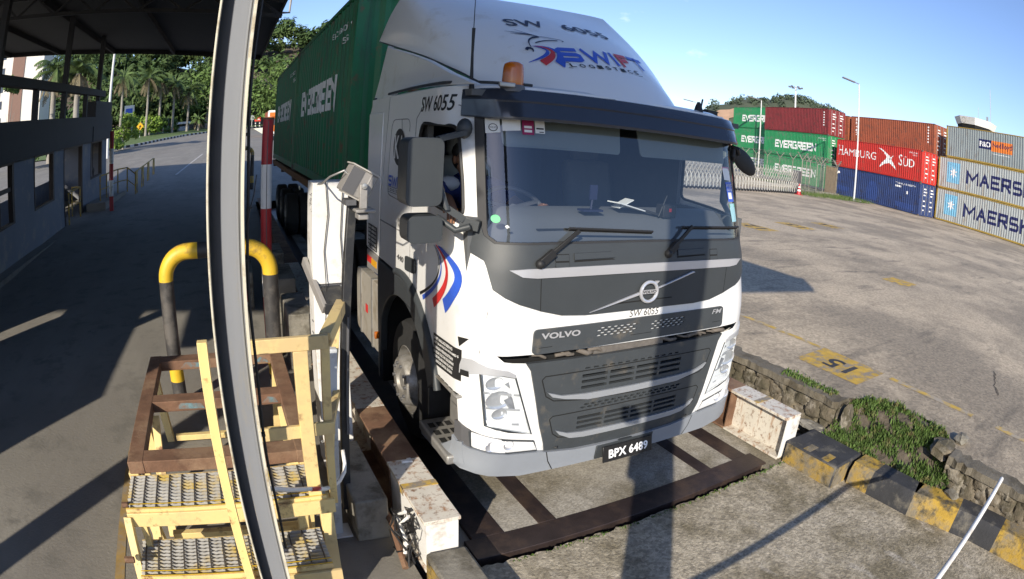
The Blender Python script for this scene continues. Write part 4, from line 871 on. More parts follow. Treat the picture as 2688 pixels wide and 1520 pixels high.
# --- chassis and wheels
def wheel(x,y,s,par,dual=False):
    b=MB(); W=.31
    b.lathe((x,y,.505),[(.29,-s*W/2),(.40,-s*W/2),(.485,-s*W*.44),(.505,-s*W*.3),(.505,s*W*.3),(.485,s*W*.44),(.4,s*W/2),(.29,s*W/2)],40,'x'); w_=b.build('wheel',m_rub,par,smooth=40)
    b=MB()
    if not dual: b.lathe((x,y,.505),[(.295,s*W*.47),(.28,s*W*.5),(.262,s*W*.25),(.235,s*W*.3),(.215,s*W*.5),(.2,s*W*.66),(.185,s*W*.7),(.11,s*W*.7),(.1,s*W*.6),(.07,s*W*.6),(.06,s*W*.66),(0,s*W*.66)],32,'x')
    else: b.lathe((x,y,.505),[(.295,s*W*.47),(.28,s*W*.48),(.25,-s*W*.2),(.15,-s*W*.3),(.14,-s*W*.1),(0,-s*W*.1)],28,'x')
    b.build('rim',M('dusty_rim',(.36,.345,.32),.5,.5,var=.12,scale=6,dirt=((.2,.18,.15),.3,5)),w_,smooth=35)
    if not dual:
        b=MB()
        for k in range(10): a=k*.6283; b.cyl((x+s*W*.68,y+.15*math.cos(a),.505+.15*math.sin(a)),(x+s*W*.76,y+.15*math.cos(a),.505+.15*math.sin(a)),.014,6)
        for k in range(8): a=k*.785+.2; b.cyl((x+s*W*.29,y+.248*math.cos(a),.505+.248*math.sin(a)),(x+s*W*.32,y+.248*math.cos(a),.505+.248*math.sin(a)),.024,8)
        b.build('wheel_nut',m_hdark,w_)
    return w_
for s in (-1,1):
    wheel(s*1.06,1.33,s,TR); wheel(s*1.05,4.95,s,TR,True); wheel(s*.72,4.95,s,TR,True)
b=MB(); b.bb(-.46,-.38,.9,6.0,.75,1.05); b.bb(.38,.46,.9,6.0,.75,1.05); b.cyl((-.9,1.33,.5),(.9,1.33,.5),.07,8); b.cyl((-.9,4.95,.5),(.9,4.95,.5),.11,10); b.bb(-.7,.7,.2,1.9,.6,1.1); b.build('chassis',m_void,TR)
for s in (-1,1):
    b=MB(); b.prism(roundpoly([(2.12,.44),(3.05,.44),(3.05,1.1),(2.12,1.1)],.09),lambda u,v,d:Vector((s*(1.24+d),u,v)),0,-.55); tk=b.build('fuel_tank',m_tank,TR,bevel=.03,seg=3)
    b=MB()
    for y in (2.35,2.82): b.prism([(y,.43),(y+.05,.43),(y+.05,1.112),(y,1.112)],lambda u,v,d:Vector((s*(1.245+d),u,v)),.004,-.5)
    b.build('tank_strap',m_alu,tk); b=MB(); b.cyl((s*1.05,2.25,1.1),(s*1.05,2.25,1.16),.06,14); b.build('filler_cap',m_hdark,tk,bevel=.006)
    b=MB(); b.bb(s*1.244,s*1.25,2.55,2.62,.72,.8); b.build('reflector',m_rdec,tk)
    b=MB(); b.cyl((s*1.24,2.05,.66),(s*1.3,2.05,.66),.035,10); b.build('side_marker',m_amber,TR)
# ---------------------------------------------------------------- driver
def skin(name,mt,verts,edges,parent=None,sub=2):
    me=bpy.data.meshes.new(name); me.from_pydata([v[0] for v in verts],edges,[]); me.materials.append(mt)
    o=bpy.data.objects.new(name,me); C.objects.link(o)
    md=o.modifiers.new('skin','SKIN'); md.use_smooth_shade=True
    lay=me.skin_vertices[0] if me.skin_vertices else None
    if lay is None:
        b_=bmesh.new(); b_.from_mesh(me); b_.verts.layers.skin.verify(); b_.to_mesh(me); b_.free(); lay=me.skin_vertices[0]
    for i,v in enumerate(verts):
        r=v[1] if isinstance(v[1],tuple) else (v[1],v[1]); lay.data[i].radius=r; lay.data[i].use_root=(i==0)
    o.modifiers.new('sub','SUBSURF').levels=sub; o.modifiers['sub'].render_levels=sub
    if parent: setparent(o,parent)
    return o
def limb(V,E,a,pts):
    for p,r in pts: V.append((p,r)); E.append((a,len(V)-1)); a=len(V)-1
    return a
m_skin=M('skin_brown',(.26,.125,.07),.55,var=.06,scale=20); m_shirt=M('blue_shirt',(.02,.035,.16),.85,var=.15,scale=9); m_hair=M('black_hair',(.012,.01,.009),.6); m_trs=M('dark_trousers',(.02,.022,.03),.9)
V=[((-.64,1.42,1.72),.14)];E=[]
ch=limb(V,E,0,[((-.66,1.38,1.9),.13),((-.7,1.33,2.05),.125)])
nk=limb(V,E,ch,[((-.73,1.24,2.14),.065),((-0.825,1.15,2.19),.058),((-0.860,1.07,2.25),.078),((-0.870,1.06,2.32),.092),((-0.870,1.08,2.385),.07)])
hd=len(V)-2
limb(V,E,len(V)-3,[((-0.900,.985,2.25),.045)]); limb(V,E,hd,[((-0.915,.972,2.305),.022)])      # jaw, nose
def hand(a,w_,dirv,side,curl):
    dirv=Vector(dirv).normalized(); side=Vector(side).normalized(); nrm=dirv.cross(side)
    w_=Vector(w_); k=limb(V,E,a,[(tuple(w_+dirv*.05),(.034,.02)),(tuple(w_+dirv*.085),(.036,.018))])
    for i,l in enumerate((.07,.08,.076,.06)):
        s0=w_+dirv*.095+side*(-.03+.02*i); d1=(dirv+nrm*curl*.6).normalized(); d2=(dirv*.5+nrm*curl).normalized()
        limb(V,E,k,[(tuple(s0),.0095),(tuple(s0+d1*l*.5),.009),(tuple(s0+d1*l*.5+d2*l*.5),.0075)])
    limb(V,E,k-1,[(tuple(w_+dirv*.06-side*.045),.0105),(tuple(w_+dirv*.095-side*.055+nrm*curl*.02),.009)])
rs=limb(V,E,ch,[((-.9,1.24,2.08),.07),((-1.05,1.12,2.08),.062),((-1.16,.92,2.06),.047),((-1.2,.7,2.075),.04),((-1.225,.47,2.085),.028)])
hand(rs,(-1.228,.43,2.08),(-.1,-.7,-.75),(1,0,0),-.5)
ls=limb(V,E,ch,[((-.5,1.28,2.05),.07),((-.4,1.15,1.95),.06),((-.34,.95,1.9),.046),((-.35,.85,1.95),.036),((-.385,.76,1.99),.027)])
hand(ls,(-.39,.72,2.0),(-.35,-.75,-.1),(.3,-.2,.9),.75)
for sx in (-.78,-.5): limb(V,E,0,[((sx,1.25,1.7),.1),((sx,.9,1.72),.08),((sx,.78,1.45),.06),((sx,.7,1.27),.05)])
PR=skin('person',m_skin,V,E); tag(PR,'driver in a blue and white shirt leaning his arm out of the cab window','person')
V=[((-.64,1.42,1.72),.16)];E=[]
ch=limb(V,E,0,[((-.66,1.38,1.9),.155),((-.7,1.33,2.06),.15)]); limb(V,E,ch,[((-.8,1.24,2.14),.085)])
limb(V,E,ch,[((-.9,1.24,2.09),.09),((-1.04,1.13,2.085),.082),((-1.1,1.03,2.075),.075)]); limb(V,E,ch,[((-.5,1.28,2.06),.09),((-.41,1.17,1.96),.075)])
sh=skin('shirt',m_shirt,V,E,PR)
b=MB(); b.sphere((-.99,1.13,2.12),(.1,.1,.06),10,6); b.build('white_sleeve_panel',M('shirt_white',(.6,.62,.68),.85),sh,smooth=60)
b=MB(); b.sphere((-0.870,1.1,2.36),(.098,.105,.085),14,8); b.sphere((-0.860,1.15,2.30),(.09,.075,.09),12,8); b.build('hair',m_hair,PR,smooth=60)
b=MB(); b.sphere((-0.930,1.0,2.325),(.012,.008,.008),8,5); b.sphere((-0.875,.968,2.325),(.012,.008,.008),8,5); b.build('eye',m_hair,PR)
b=MB(); b.sphere((-0.955,1.08,2.3),(.014,.022,.033),8,6); b.build('ear',m_skin,PR,smooth=60)
# ---------------------------------------------------------------- trailer and its two containers
TL=thing('container_trailer','dark skeletal trailer under the two green containers behind the lorry','trailer',(0,10,0))
b=MB(); b.bb(-.55,-.4,3.9,16.1,1.25,1.55); b.bb(.4,.55,3.9,16.1,1.25,1.55)
for y in (3.95,7,9.9,10.1,13,16): b.bb(-1.2,1.2,y-.09,y+.09,1.45,1.66)
b.build('frame',M('trailer_brown',(.07,.045,.03),.8,var=.3,scale=5),TL)
b=MB(); b.bb(-1.22,-1.19,3.9,16.1,1.53,1.66); b.build('side_rail',M('trailer_rust',(.2,.1,.035),.8,var=.3,scale=5),TL)
for y in (11.6,12.95,14.3):
    for s in (-1,1): wheel(s*1.05,y,s,TL,True); wheel(s*.72,y,s,TL,True)
b=MB(); b.bb(-1.0,-.9,8.2,8.3,.3,1.3); b.bb(.9,1.0,8.2,8.3,.3,1.3); b.bb(-.95,.95,8.22,8.28,.6,.7); b.build('landing_leg',m_void,TL)
b=MB()
for y in (6.0,6.7):
    P=[(-1.15,y,1.2),(-1.22,y+.05,.95),(-1.15,y,.6),(-.95,y-.05,.5)]; b.tube(P,.018,6)
for z in (1.2,.95,.6): b.tube([(-1.19,6.0,z),(-1.19,6.7,z)],.018,6)
b.tube([(-1.15,6.0,1.2),(-1.2,6.7,.6)],.015,6); b.build('spare_wheel_rack',m_galv,TL)
b=MB(); b.sphere((-1.2,8.6,1.42),(.02,.05,.05),8,6); b.build('side_lamp',M('lamp_white',(.8,.78,.6),.3),TL)
m_cgreen=M('container_green',(.014,.17,.065),.5,var=.12,scale=1.2,dirt=((.03,.115,.055),.3,2.5,(1.5,1.5,.4)),dirt2=((.16,.075,.04),.16,3.5))
CSTEP=.278
def corr(u,L,dep=.03):
    """corrugation profile: 0 on the outer face, dep in the recess"""
    q=((u-.17)%CSTEP)/CSTEP
    if u<.17 or u>L-.17: return 0
    return 0 if q<.26 else dep*(q-.26)/.24 if q<.5 else dep if q<.76 else dep*(1-(q-.76)/.24)
def cbreaks(L):
    o=[];k=0
    while .17+k*CSTEP<L:
        for f in (0,.26,.5,.76): o.append(.17+(k+f)*CSTEP)
        k+=1
    return o
def container(label,L,H,mt,mframe=None,cat='container',group=None,logo=None,W=2.438,doors=True,mdoor=None):
    """box standing on z=0: x along its length, the lettered long side is y=0"""
    mframe=mframe or mt; T=thing('shipping_container',label,cat,(0,0,0),group)
    br=[.11]+[x for x in cbreaks(L) if .12<x<L-.12]+[L-.11]
    b=MB()
    for y,s in ((0,1),(W,-1)):
        V=[];n=len(br)
        for x in br:
            d=.012+corr(x,L); V+= [(x,y+s*d,.16),(x,y+s*d,H-.07)]
        b.add(V,[(2*i,2*i+2,2*i+3,2*i+1) for i in range(n-1)])
    for x,s in (((0,1),) if doors else ((0,1),(L,-1))):
        V=[];yb=[.1+(W-.2)*k/36 for k in range(37)]
        for i,yy in enumerate(yb): V+= [(x+s*(.015+(.04 if i%4 in (2,3) else 0)),yy,.16),(x+s*(.015+(.04 if i%4 in (2,3) else 0)),yy,H-.07)]
        b.add(V,[(2*i,2*i+2,2*i+3,2*i+1) for i in range(36)])
    V=[(x,y,H-.03-(.02 if i%2 else 0)) for i,x in enumerate([.1+(L-.2)*k/40 for k in range(41)]) for y in (.05,W-.05)]
    b.add(V,[(2*i,2*i+2,2*i+3,2*i+1) for i in range(40)]); b.bb(.05,L-.05,.05,W-.05,.12,.17)
    b.build('wall_panel',mt,T)
    b=MB()
    for x in (0,L-.16):
        for y in (0,W-.16): b.bb(x,x+.16,y,y+.16,.12,H-.12)
    for y0,y1 in ((0,.06),(W-.06,W)): b.bb(.16,L-.16,y0,y1,.03,.16); b.bb(.16,L-.16,y0,y1,H-.075,H-.01)
    for x0,x1 in ((.0,.06),(L-.06,L)): b.bb(x0,x1,.16,W-.16,.03,.16); b.bb(x0,x1,.16,W-.16,H-.1,H-.01)
    b.build('frame',mframe,T,bevel=.008,seg=1)
    b=MB()
    for x in (-.003,L-.175):
        for y in (-.003,W-.159):
            for z in (0,H-.118): b.bb(x,x+.178,y,y+.162,z,z+.118)
    b.each('corner_casting',M('casting_'+mframe.name,tuple(c*.6 for c in mframe.node_tree.nodes['Principled BSDF'].inputs[0].default_value[:3]) if False else (.1,.08,.07),.7,var=.3,scale=6),T,bevel=.012,seg=1)
    if doors:
        for y0,y1 in ((.16,W/2-.006),(W/2+.006,W-.16)):
            b=MB(); b.bb(L-.05,L-.01,y0,y1,.17,H-.11)
            for z in (.5,1.0,1.5,2.0): b.bb(L-.012,L+.004,y0+.05,y1-.05,z,z+.2)
            dr=b.build('door',mdoor or mt,T)
            b=MB()
            for yy in (y0+.25,y1-.25): b.cyl((L+.03,yy,.12),(L+.03,yy,H-.1),.02,8); b.bb(L,L+.05,yy-.03,yy+.03,.9,1.05)
            b.build('lock_rod',m_galv,dr)
            b=MB()
            for z_,l_ in ((H-.5,.35),(H-.75,.5),(H-1.0,.3),(1.2,.25),(.8,.4),(.45,.2)): b.add([(L+.006,y0+.42,z_),(L+.006,y0+.42+l_,z_),(L+.006,y0+.42+l_,z_+.1),(L+.006,y0+.42,z_+.1)],[(0,1,2,3)])
            b.build('door_marks',m_wdec,dr)
    if logo: logo(T,L,H,lambda u,v,d:Vector((u,.012+corr(u,L)-d,v)),cbreaks(L))
    return T
def place(T,o,ang):
    T.matrix_basis=Matrix.Translation(o)@Matrix.Rotation(ang,4,'Z')
def evergreen(u0,u1,v0,v1):
    def f(T,L,H,fn,br):
        b=MB(); strokes(b,'EVERGREEN',u0,u1,v0,v1,fn,wt=.23,gap=.12,off=.003,breaks=br); b.build('lettering',m_wdec,T)
        b=MB(); letter(b,'EMCU 938055 9',L-1.7,L-.4,H-.42,H-.33,fn,bold=.01,off=.004,breaks=br); letter(b,'45G1',L-1.0,L-.4,H-.6,H-.51,fn,bold=.01,off=.004,breaks=br); b.build('container_number',m_wdec,T)
    return f
t=container('green container with big white letters right behind the lorry cab',6.06,2.59,m_cgreen,logo=evergreen(1.08,5.0,1.12,1.6),doors=False)
place(t,(-1.22,3.82+6.06,1.685),R(-90))
t=container('green container with white letters farther back on the trailer',6.06,2.59,m_cgreen,logo=evergreen(1.08,5.0,1.12,1.6),doors=False)
place(t,(-1.22,3.82+12.2,1.685),R(-90))
# ---------------------------------------------------------------- steel column in the foreground (channel open to the camera)
t=thing('steel_column','tall grey steel column with cream edges standing closest to the camera','column',(-2.63,-1.0,0))
b=MB(); b.prism([(-2.645,-.968),(-2.57,-.968),(-2.57,-.955),(-2.645,-.955)],lambda u,v,d:Vector((u,v,d)),-.1,6.2); b.build('web',m_grey,t); b=MB(); b.prism([(-2.692,-.93),(-2.6455,-.968),(-2.6455,-.955),(-2.692,-.92)],lambda u,v,d:Vector((u,v,d)),-.1,6.2); b.build('shaded_web_side',M('post_grey_shade',(.085,.09,.105),.5,var=.08,scale=3,stretch=(4,4,.4)),t)  # shade on the left of the web is painted in as a darker grey
b=MB(); b.bb(-2.700,-2.692,-1.02,-.92,-.1,6.2); b.bb(-2.57,-2.558,-1.0,-.93,-.1,6.2); b.each('flange',m_greyl,t,bevel=.0015)
b=MB(); b.bb(-2.586,-2.578,-.974,-.965,-.1,6.2); b.build('ridge',m_grey,t,bevel=.002)
b=MB(); rr=random.Random(2)
for k in range(14): x=rr.uniform(-2.68,-2.59); z=rr.uniform(.6,3.4); b.sphere((x,-.966,z),(.0025,.001,.0035),6,4)
b.build('rust_spot',m_rust,t)
b=MB(); P=[(-2.545+.004*math.sin(i*.9),-.93,.75+.1*i) for i in range(30)]; b.tube(P,.007,6); P=[(-2.548,-.935,2.17),(-2.535,-.95,2.24),(-2.52,-.94,2.29),(-2.51,-.93,2.36)]; b.tube(P,.0022,5); b.sphere((-2.53,-.94,2.245),(.006,.006,.004),6,4)
for z in (1.35,2.05,2.5): b.bb(-2.575,-2.54,-.945,-.925,z,z+.012)
tag(b.build('column_cable',m_cable,smooth=60),'black cable tied down the right edge of the grey steel column','cable')
# white conduit from the column to the thin post
b=MB(); P=[(-2.57,-.93,1.09),(-2.47,-.7,.92),(-2.335,-.48,.765),(-2.245,-.40,.70),(-2.17,-.24,.605),(-2.11,-.13,.565),(-2.06,-.04,.565),(-2.045,.0,.60),(-2.045,.03,.68)]
b.tube(P,.0125,10); t=tag(b.build('conduit',m_wpaint,smooth=60),'bent white conduit running from the steel column to the thin post','conduit')
b=MB(); b.tube([(-2.33,-.476,.76),(-2.275,-.425,.722)],.0135,10); b.build('red_sleeve',m_red,t)
# ---------------------------------------------------------------- stepped platform for reaching the cab
T=thing('step_platform','cream yellow stepped platform with rusty top frame and grating treads','platform',(-2.85,.6,0))
b=MB(); X0,X1=-3.44,-2.23
def fr(y,wd=.13): b.bb(X0+.02,X1-.02,y,y+wd,.67,.75)
fr(-.04,.14); fr(.78,.13); fr(1.56,.14)
b.each('cross_bar',m_rust,T,bevel=.005)
b=MB(); b.bb(X0,X0+.11,-.045,1.705,.668,.752); b.bb(X1-.11,X1,-.045,1.705,.668,.752); b.each('side_rail',m_rust,T,bevel=.005)
b=MB()
for y in (.782,1.562):
    rr=random.Random(int(y*10))
    for x0,x1 in ((-3.15,-2.92),(-2.48,-2.36)): b.add([(x0,y-.004,.69),(x1,y-.004,.685),(x1-.02,y-.004,.725),(x0+.05,y-.004,.735)],[(0,1,2,3)])
b.build('old_blue_paint',M('flaking_blue',(.12,.2,.22),.8,var=.3,scale=25,dirt=((.2,.12,.08),.5,14)),T)
def grating(y0,y1,z,x0,x1):
    b=MB(); n=int((y1-y0)/.032)
    for i in range(n+1):
        y=y0+(y1-y0)*i/n; m=60; V=[]
        for k in range(m+1):
            x=x0+(x1-x0)*k/m; zz=z+(.004 if k%2 else 0); V+= [(x,y-.003,zz),(x,y+.003,zz),(x,y+.003,z-.034),(x,y-.003,z-.034)]
        b.add(V,[(k*4+a,k*4+(a+1)%4,k*4+4+(a+1)%4,k*4+4+a) for k in range(m) for a in range(4)])
    b.build('grating_bar',M('grating_grey',(.46,.45,.42),.6,.2,var=.15,scale=10,dirt=((.58,.42,.1),.3,4)),T)
    b=MB(); q=int((x1-x0)/.085)
    for k in range(q+1): x=x0+.03+(x1-x0-.06)*k/q; b.bb(x-.004,x+.004,y0,y1,z-.004,z+.0045)
    b.build('cross_rod',M('grating_dark',(.1,.09,.08),.7,.3),T)
    b=MB(); b.bb(x0,x1,y0-.012,y0-.004,z-.04,z+.004); b.bb(x0,x1,y1+.004,y1+.012,z-.04,z+.002); b.build('grating_edge',m_cream,T)
    b=MB(); b.bb(x0,x1,y0-.003,y0+.003,z+.004,z+.006); b.bb(x0,x1,y0+.037,y0+.043,z+.004,z+.006); b.build('yellow_nosing',m_yellow,T)
grating(-.40,-.06,.66,-3.44,-2.24); grating(-.68,-.36,.40,-3.42,-2.3)
b=MB(); b.bb(-3.44,-2.2,-.43,-.412,.555,.645); b.bb(-3.44,-2.26,-.72,-.70,.29,.375); b.bb(-3.3,-2.3,1.5,1.55,.05,.1); b.bb(-3.3,-2.3,.1,.15,.05,.1); b.each('riser',m_cream,T,bevel=.003)
b=MB()
for x in (-3.42,-2.29):
    for y0,y1 in ((1.62,1.62),(.75,.75),(.0,.0)): b.bar((x,y0,.67),(x+(.05 if x<-3 else -.05),y1,.0),.07,.07,up=(0,1,0))
b.each('leg',m_cream,T,bevel=.003)
b=MB()
for x in (-3.34,-2.36): b.bar((x,.05,.66),(x,-.5,.0),.06,.03); b.bar((x+.02,.75,.66),(x+.02,.2,.0),.06,.03)
b.bar((-3.44,-.42,.62),(-3.46,-.74,-.0),.05,.05); b.bar((-3.36,-.38,.6),(-3.38,-.4,0),.04,.05); b.bar((-2.24,-.3,.62),(-2.26,-.42,0),.075,.05); b.bar((-2.38,-.34,.6),(-2.4,-.3,.18),.06,.04)
b.bb(-2.62,-2.26,-.06,-.02,.0,.05); b.bb(-2.62,-2.26,-.2,-.14,.0,.06)
b.each('brace',m_cream,T,bevel=.003)
b=MB(); b.cyl((-3.47,-.36,.66),(-3.43,-.36,.66),.018,6); b.cyl((-3.5,-.62,.47),(-3.44,-.62,.47),.02,6); b.each('bolt',m_rust,T)
b=MB(); b.bb(-2.79,-2.745,-.77,-.73,.0,1.70); b.bb(-2.748,-2.743,-.79,-.73,.0,1.70); b.build('handrail_post',m_cream,T,bevel=.003)
b=MB(); b.bb(-2.335,-2.262,-.40,-.36,.56,1.49); b.build('handrail_post',m_cream,T,bevel=.003)
b=MB(); b.bb(-2.62,-2.155,-.395,-.365,1.49,1.56); b.bb(-2.62,-2.262,-.392,-.368,1.02,1.09); b.bb(-2.262,-2.15,-.392,-.368,1.025,1.095)
b.bar((-2.165,-.36,1.525),(-1.955,.28,1.50),.06,.07); b.bar((-2.17,-.37,1.50),(-2.19,-.32,.55),.045,.03,up=(0,1,0)); b.bar((-1.985,.27,1.47),(-2.13,.02,.65),.05,.035,up=(0,1,0)); b.bar((-2.17,-.36,1.06),(-2.04,.1,1.03),.04,.04)
b.each('handrail',m_cream,T,bevel=.003)
# ---------------------------------------------------------------- hooped barriers
def hoop(name,label,xa,xb,y,h,r,z0,mats,group=None):
    t=thing(name,label,'barrier',((xa+xb)/2,y,z0),group); R_=.24
    L=[((xa,y,z0)),((xa,y,h-R_))]; arc=lambda cx,a0,a1:[(cx+R_*math.cos(R(a0+(a1-a0)*i/10)),y,h-R_+R_*math.sin(R(a0+(a1-a0)*i/10))) for i in range(11)]
    def leg(x,lo,hi,m): b=MB(); b.tube([(x,y,lo),(x,y,hi)],r,20); b.build('pipe_band',m,t,smooth=40)
    zs=[z0,z0+.28,z0+.6,h-R_-.02]
    for x in (xa,xb):
        leg(x,z0,z0+.26,mats[1]); leg(x,z0+.26,z0+.52,mats[0]); leg(x,z0+.52,h-R_-.02,mats[1])
    b=MB(); b.tube([(xa,y,h-R_-.02)]+arc(xa+R_,180,90)+[(xa+R_+.1,y,h)],r,20); b.build('pipe_bend',mats[0],t,smooth=60)
    b=MB(); b.tube([(xb,y,h-R_-.02)]+arc(xb-R_,0,90)+[(xb-R_-.1,y,h)],r,20); b.build('pipe_bend',mats[0],t,smooth=60)
    b=MB(); b.tube([(xa+R_+.1,y,h),(xb-R_-.1,y,h)],r*.995,20); b.build('top_pipe',mats[1],t,smooth=60)
    return t
m_hoopb=M('scuffed_black_pipe',(.04,.038,.038),.55,var=.25,scale=4,dirt=((.11,.1,.09),.35,3))
hoop('hoop_barrier','yellow and black pipe hoop barrier behind the stepped platform',-3.29,-2.24,2.35,1.49,.076,0,(m_yellow,m_hoopb))
hoop('hoop_barrier','distant yellow and black hoop barrier beyond the red and white post',-3.0,-1.75,20.5,1.95,.08,.34,(m_yold,m_hoopb))
t=thing('guard_hoop','low curved red and white pipe guard behind the near hoop barrier','guard',(-2.62,2.9,0))
for i,m in enumerate((m_red,m_wpaint,m_red,m_wpaint,m_red)):
    b=MB(); P=[(-2.62+.35*(1-math.cos(R(90*k/30)))*.5,2.9,.9*math.sin(R(90*k/30))) for k in range(i*6,i*6+7)]; b.tube(P,.06,14); b.build('pipe_band',m,t,smooth=60)
def banded_post(label,x,y,z0,r,bands):
    t=thing('banded_post',label,'post',(x,y,z0)); z=z0
    for h,m in bands: b=MB(); b.tube([(x,y,z),(x,y,z+h)],r,24); b.build('band',m,t,smooth=40); z+=h
    b=MB(); b.lathe((x,y,z),[(r+.006,-.01),(r+.006,.012),(0,.014)],20); b.build('cap',m_rust,t)
    b=MB(); b.bb(x-.004,x+.004,y-r-.002,y-r+.004,z0+.02,z-.03); b.build('weld_line',m_hdark,t)
banded_post('thick red and white banded post beside the green containers',-2.2,3.5,0,.063,((.22,m_red),(.48,m_wpaint),(.49,m_red),(.5,m_wpaint),(.48,m_red),(.485,m_wpaint),(0.0001,m_red)) if 0 else ((.7,m_red),(.49,m_wpaint),(.495,m_red),(.48,m_wpaint),(.5,m_red)))
banded_post('slim red and white banded post at the far end of the gatehouse wall',-7.28,17.6,.26,.085,((.5,m_red),(.55,m_wpaint),(.57,m_red),(.52,m_wpaint),(.6,m_red)))
# low block behind the post
b=MB(); b.bb(-2.75,-2.3,5.4,6.6,0,.55); b.bb(-2.7,-2.35,5.5,6.5,.55,.62); tag(b.build('concrete_plinth',m_conb,bevel=.02),'dark concrete plinth between the hoop barriers','plinth')
# ---------------------------------------------------------------- white reader cabinet, bracket, lamp post
T=thing('reader_cabinet','tall narrow white steel cabinet beside the lorry with wires on its front','cabinet',(-1.92,1.0,0))
b=MB(); b.bb(-2.035,-1.785,.9,1.16,1.47,2.16); b.build('upper_box',m_wpaint,T,bevel=.006)
b=MB(); b.bb(-2.03,-1.79,.905,1.15,0.0,1.465); b.build('lower_box',m_wpaint,T,bevel=.006)
b=MB(); b.bb(-2.04,-1.78,.893,1.165,1.462,1.468); b.bb(-1.905,-1.9025,.896,.899,1.38,1.44); b.build('lid_seam',m_hdark,T)
b=MB(); rr=random.Random(4)
for k in range(12): z=rr.choice([1.1+.03*k,1.95+.012*k]); b.bb(-2.0365,-2.034,.93+rr.uniform(0,.1),.95+rr.uniform(0,.1),z,z+.006)
b.build('stencil_marks',m_hdark,T)
b=MB(); b.tube([(-1.95,.885,2.18),(-1.93,.885,1.95),(-1.955,.887,1.7),(-1.945,.88,1.5),(-1.96,.8,1.38)],.0035,6); b.tube([(-1.83,.886,2.1),(-1.84,.886,1.8),(-1.825,.886,1.6),(-1.84,.86,1.39)],.0035,6); b.tube([(-1.97,.75,1.32),(-1.985,.8,1.1),(-1.98,.85,.9)],.0035,6)
tag(b.build('cabinet_wire',m_cable),'two thin dark wires hanging down the front of the white cabinet','wire')
T=thing('cabinet_bracket','dark U shaped steel bracket bolted round the white cabinet','bracket',(-1.95,.8,1.4))
b=MB(); b.bar((-2.07,1.1,1.6),(-1.985,.72,1.345),.03,.07); b.build('side_arm',m_hous,T,bevel=.003); b=MB(); b.bb(-1.985,-1.84,.7,.73,1.315,1.385); b.add([(-1.98,.73,1.385),(-1.84,.73,1.385),(-1.84,.89,1.46),(-1.98,.89,1.46)],[(0,1,2,3)]); b.build('front_plate',m_black,T,bevel=.003)
T=thing('sensor_post','slightly leaning black square post with a grey lamp housing on top','post',(-2.0,.22,0))
b=MB(); b.bar((-2.025,.2,.12),(-1.895,.26,2.1),.052,.052,up=(0,1,0)); b.build('post',m_black,T,bevel=.004)
b=MB(); b.bar((-1.975,.2,.7),(-1.93,.222,1.45),.012,.05,up=(0,1,0)) ; b.build('bracket_plate',m_hdark,T)
S=thing('sensor_lamp','grey boxy sensor lamp tilted down on top of the black post','lamp',(-1.88,.2,2.1))
rot=Matrix.Rotation(R(-27),3,'Y'); c0=Vector((-1.885,.2,2.215))
def loc(x,y,z): return c0+rot@Vector((x,y,z))
def lbox(b,x0,x1,y0,y1,z0,z1): b.box(loc((x0+x1)/2,(y0+y1)/2,(z0+z1)/2),(x1-x0,y1-y0,z1-z0),rot)
rot=Matrix.Rotation(R(28),3,'Y')
b=MB(); lbox(b,-.075,.085,-.07,.09,-.075,.08); b.build('housing',m_hous,S,bevel=.008)
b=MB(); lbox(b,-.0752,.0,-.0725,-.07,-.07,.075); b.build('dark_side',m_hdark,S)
b=MB(); lbox(b,.04,.047,-.073,.09,-.078,.083); lbox(b,-.085,.09,-.08,.1,.08,.088); lbox(b,-.06,.06,-.06,.06,-.083,-.075); b.build('rib',M('housing_light',(.42,.4,.37),.45),S)
b=MB(); b.bb(-1.885,-1.84,.1,.125,2.08,2.215); b.bb(-1.91,-1.80,.07,.2,2.062,2.08); b.bb(-1.89,-1.83,.1,.2,2.02,2.055); b.build('bracket',m_hous,S,bevel=.006); b=MB(); b.lathe((-1.862,.1,2.205),[(0,-.015),(.016,-.012),(.018,0)],12,'y'); b.build('bolt',m_galv,S)
b=MB(); b.bb(-1.96,-1.9,.12,.24,2.1,2.13); b.bar((-1.97,.2,2.19),(-1.9,.2,2.14),.1,.006); b.build('mount_plate',m_hdark,S)
b=MB(); b.tube([loc(-.075,-.02,.02),loc(-.1,-.02,.03),(-2.03,.25,2.25),(-2.05,.4,2.2),(-2.03,.7,2.17),(-1.97,.88,2.17)],.006,8); tag(b.build('lamp_cable',m_galv,smooth=60),'pale cable curving from the sensor lamp to the white cabinet','cable')
T=thing('thin_post','thin light grey post with base plate beside the leaning black post','post',(-2.1,.1,0))
b=MB(); b.bar((-2.125,.09,0),(-2.05,.12,1.3),.055,.055,up=(0,1,0)); b.build('post',M('light_grey_paint',(.5,.53,.56),.45,var=.05,dirt=((.3,.3,.3),.2,5)),T,bevel=.006)
b=MB(); b.bb(-2.19,-2.04,.02,.17,0,.012); b.bar((-2.16,.1,.012),(-2.12,.1,.12),.005,.06); b.build('base_plate',m_wpaint,T)
b=MB(); 
for k in range(7): b.tube([(-2.16+.014*k+.008*math.cos(a*.785),.06,.735+.006*math.sin(a*.785)) for a in range(9)],.0018,4,cap=False)
b.build('small_chain',m_galv,T)
b=MB(); b.bb(-2.02,-1.8,-.05,.75,0,.33); tag(b.build('concrete_footing',m_conb,bevel=.012),'grey concrete footing block under the leaning black post','footing')
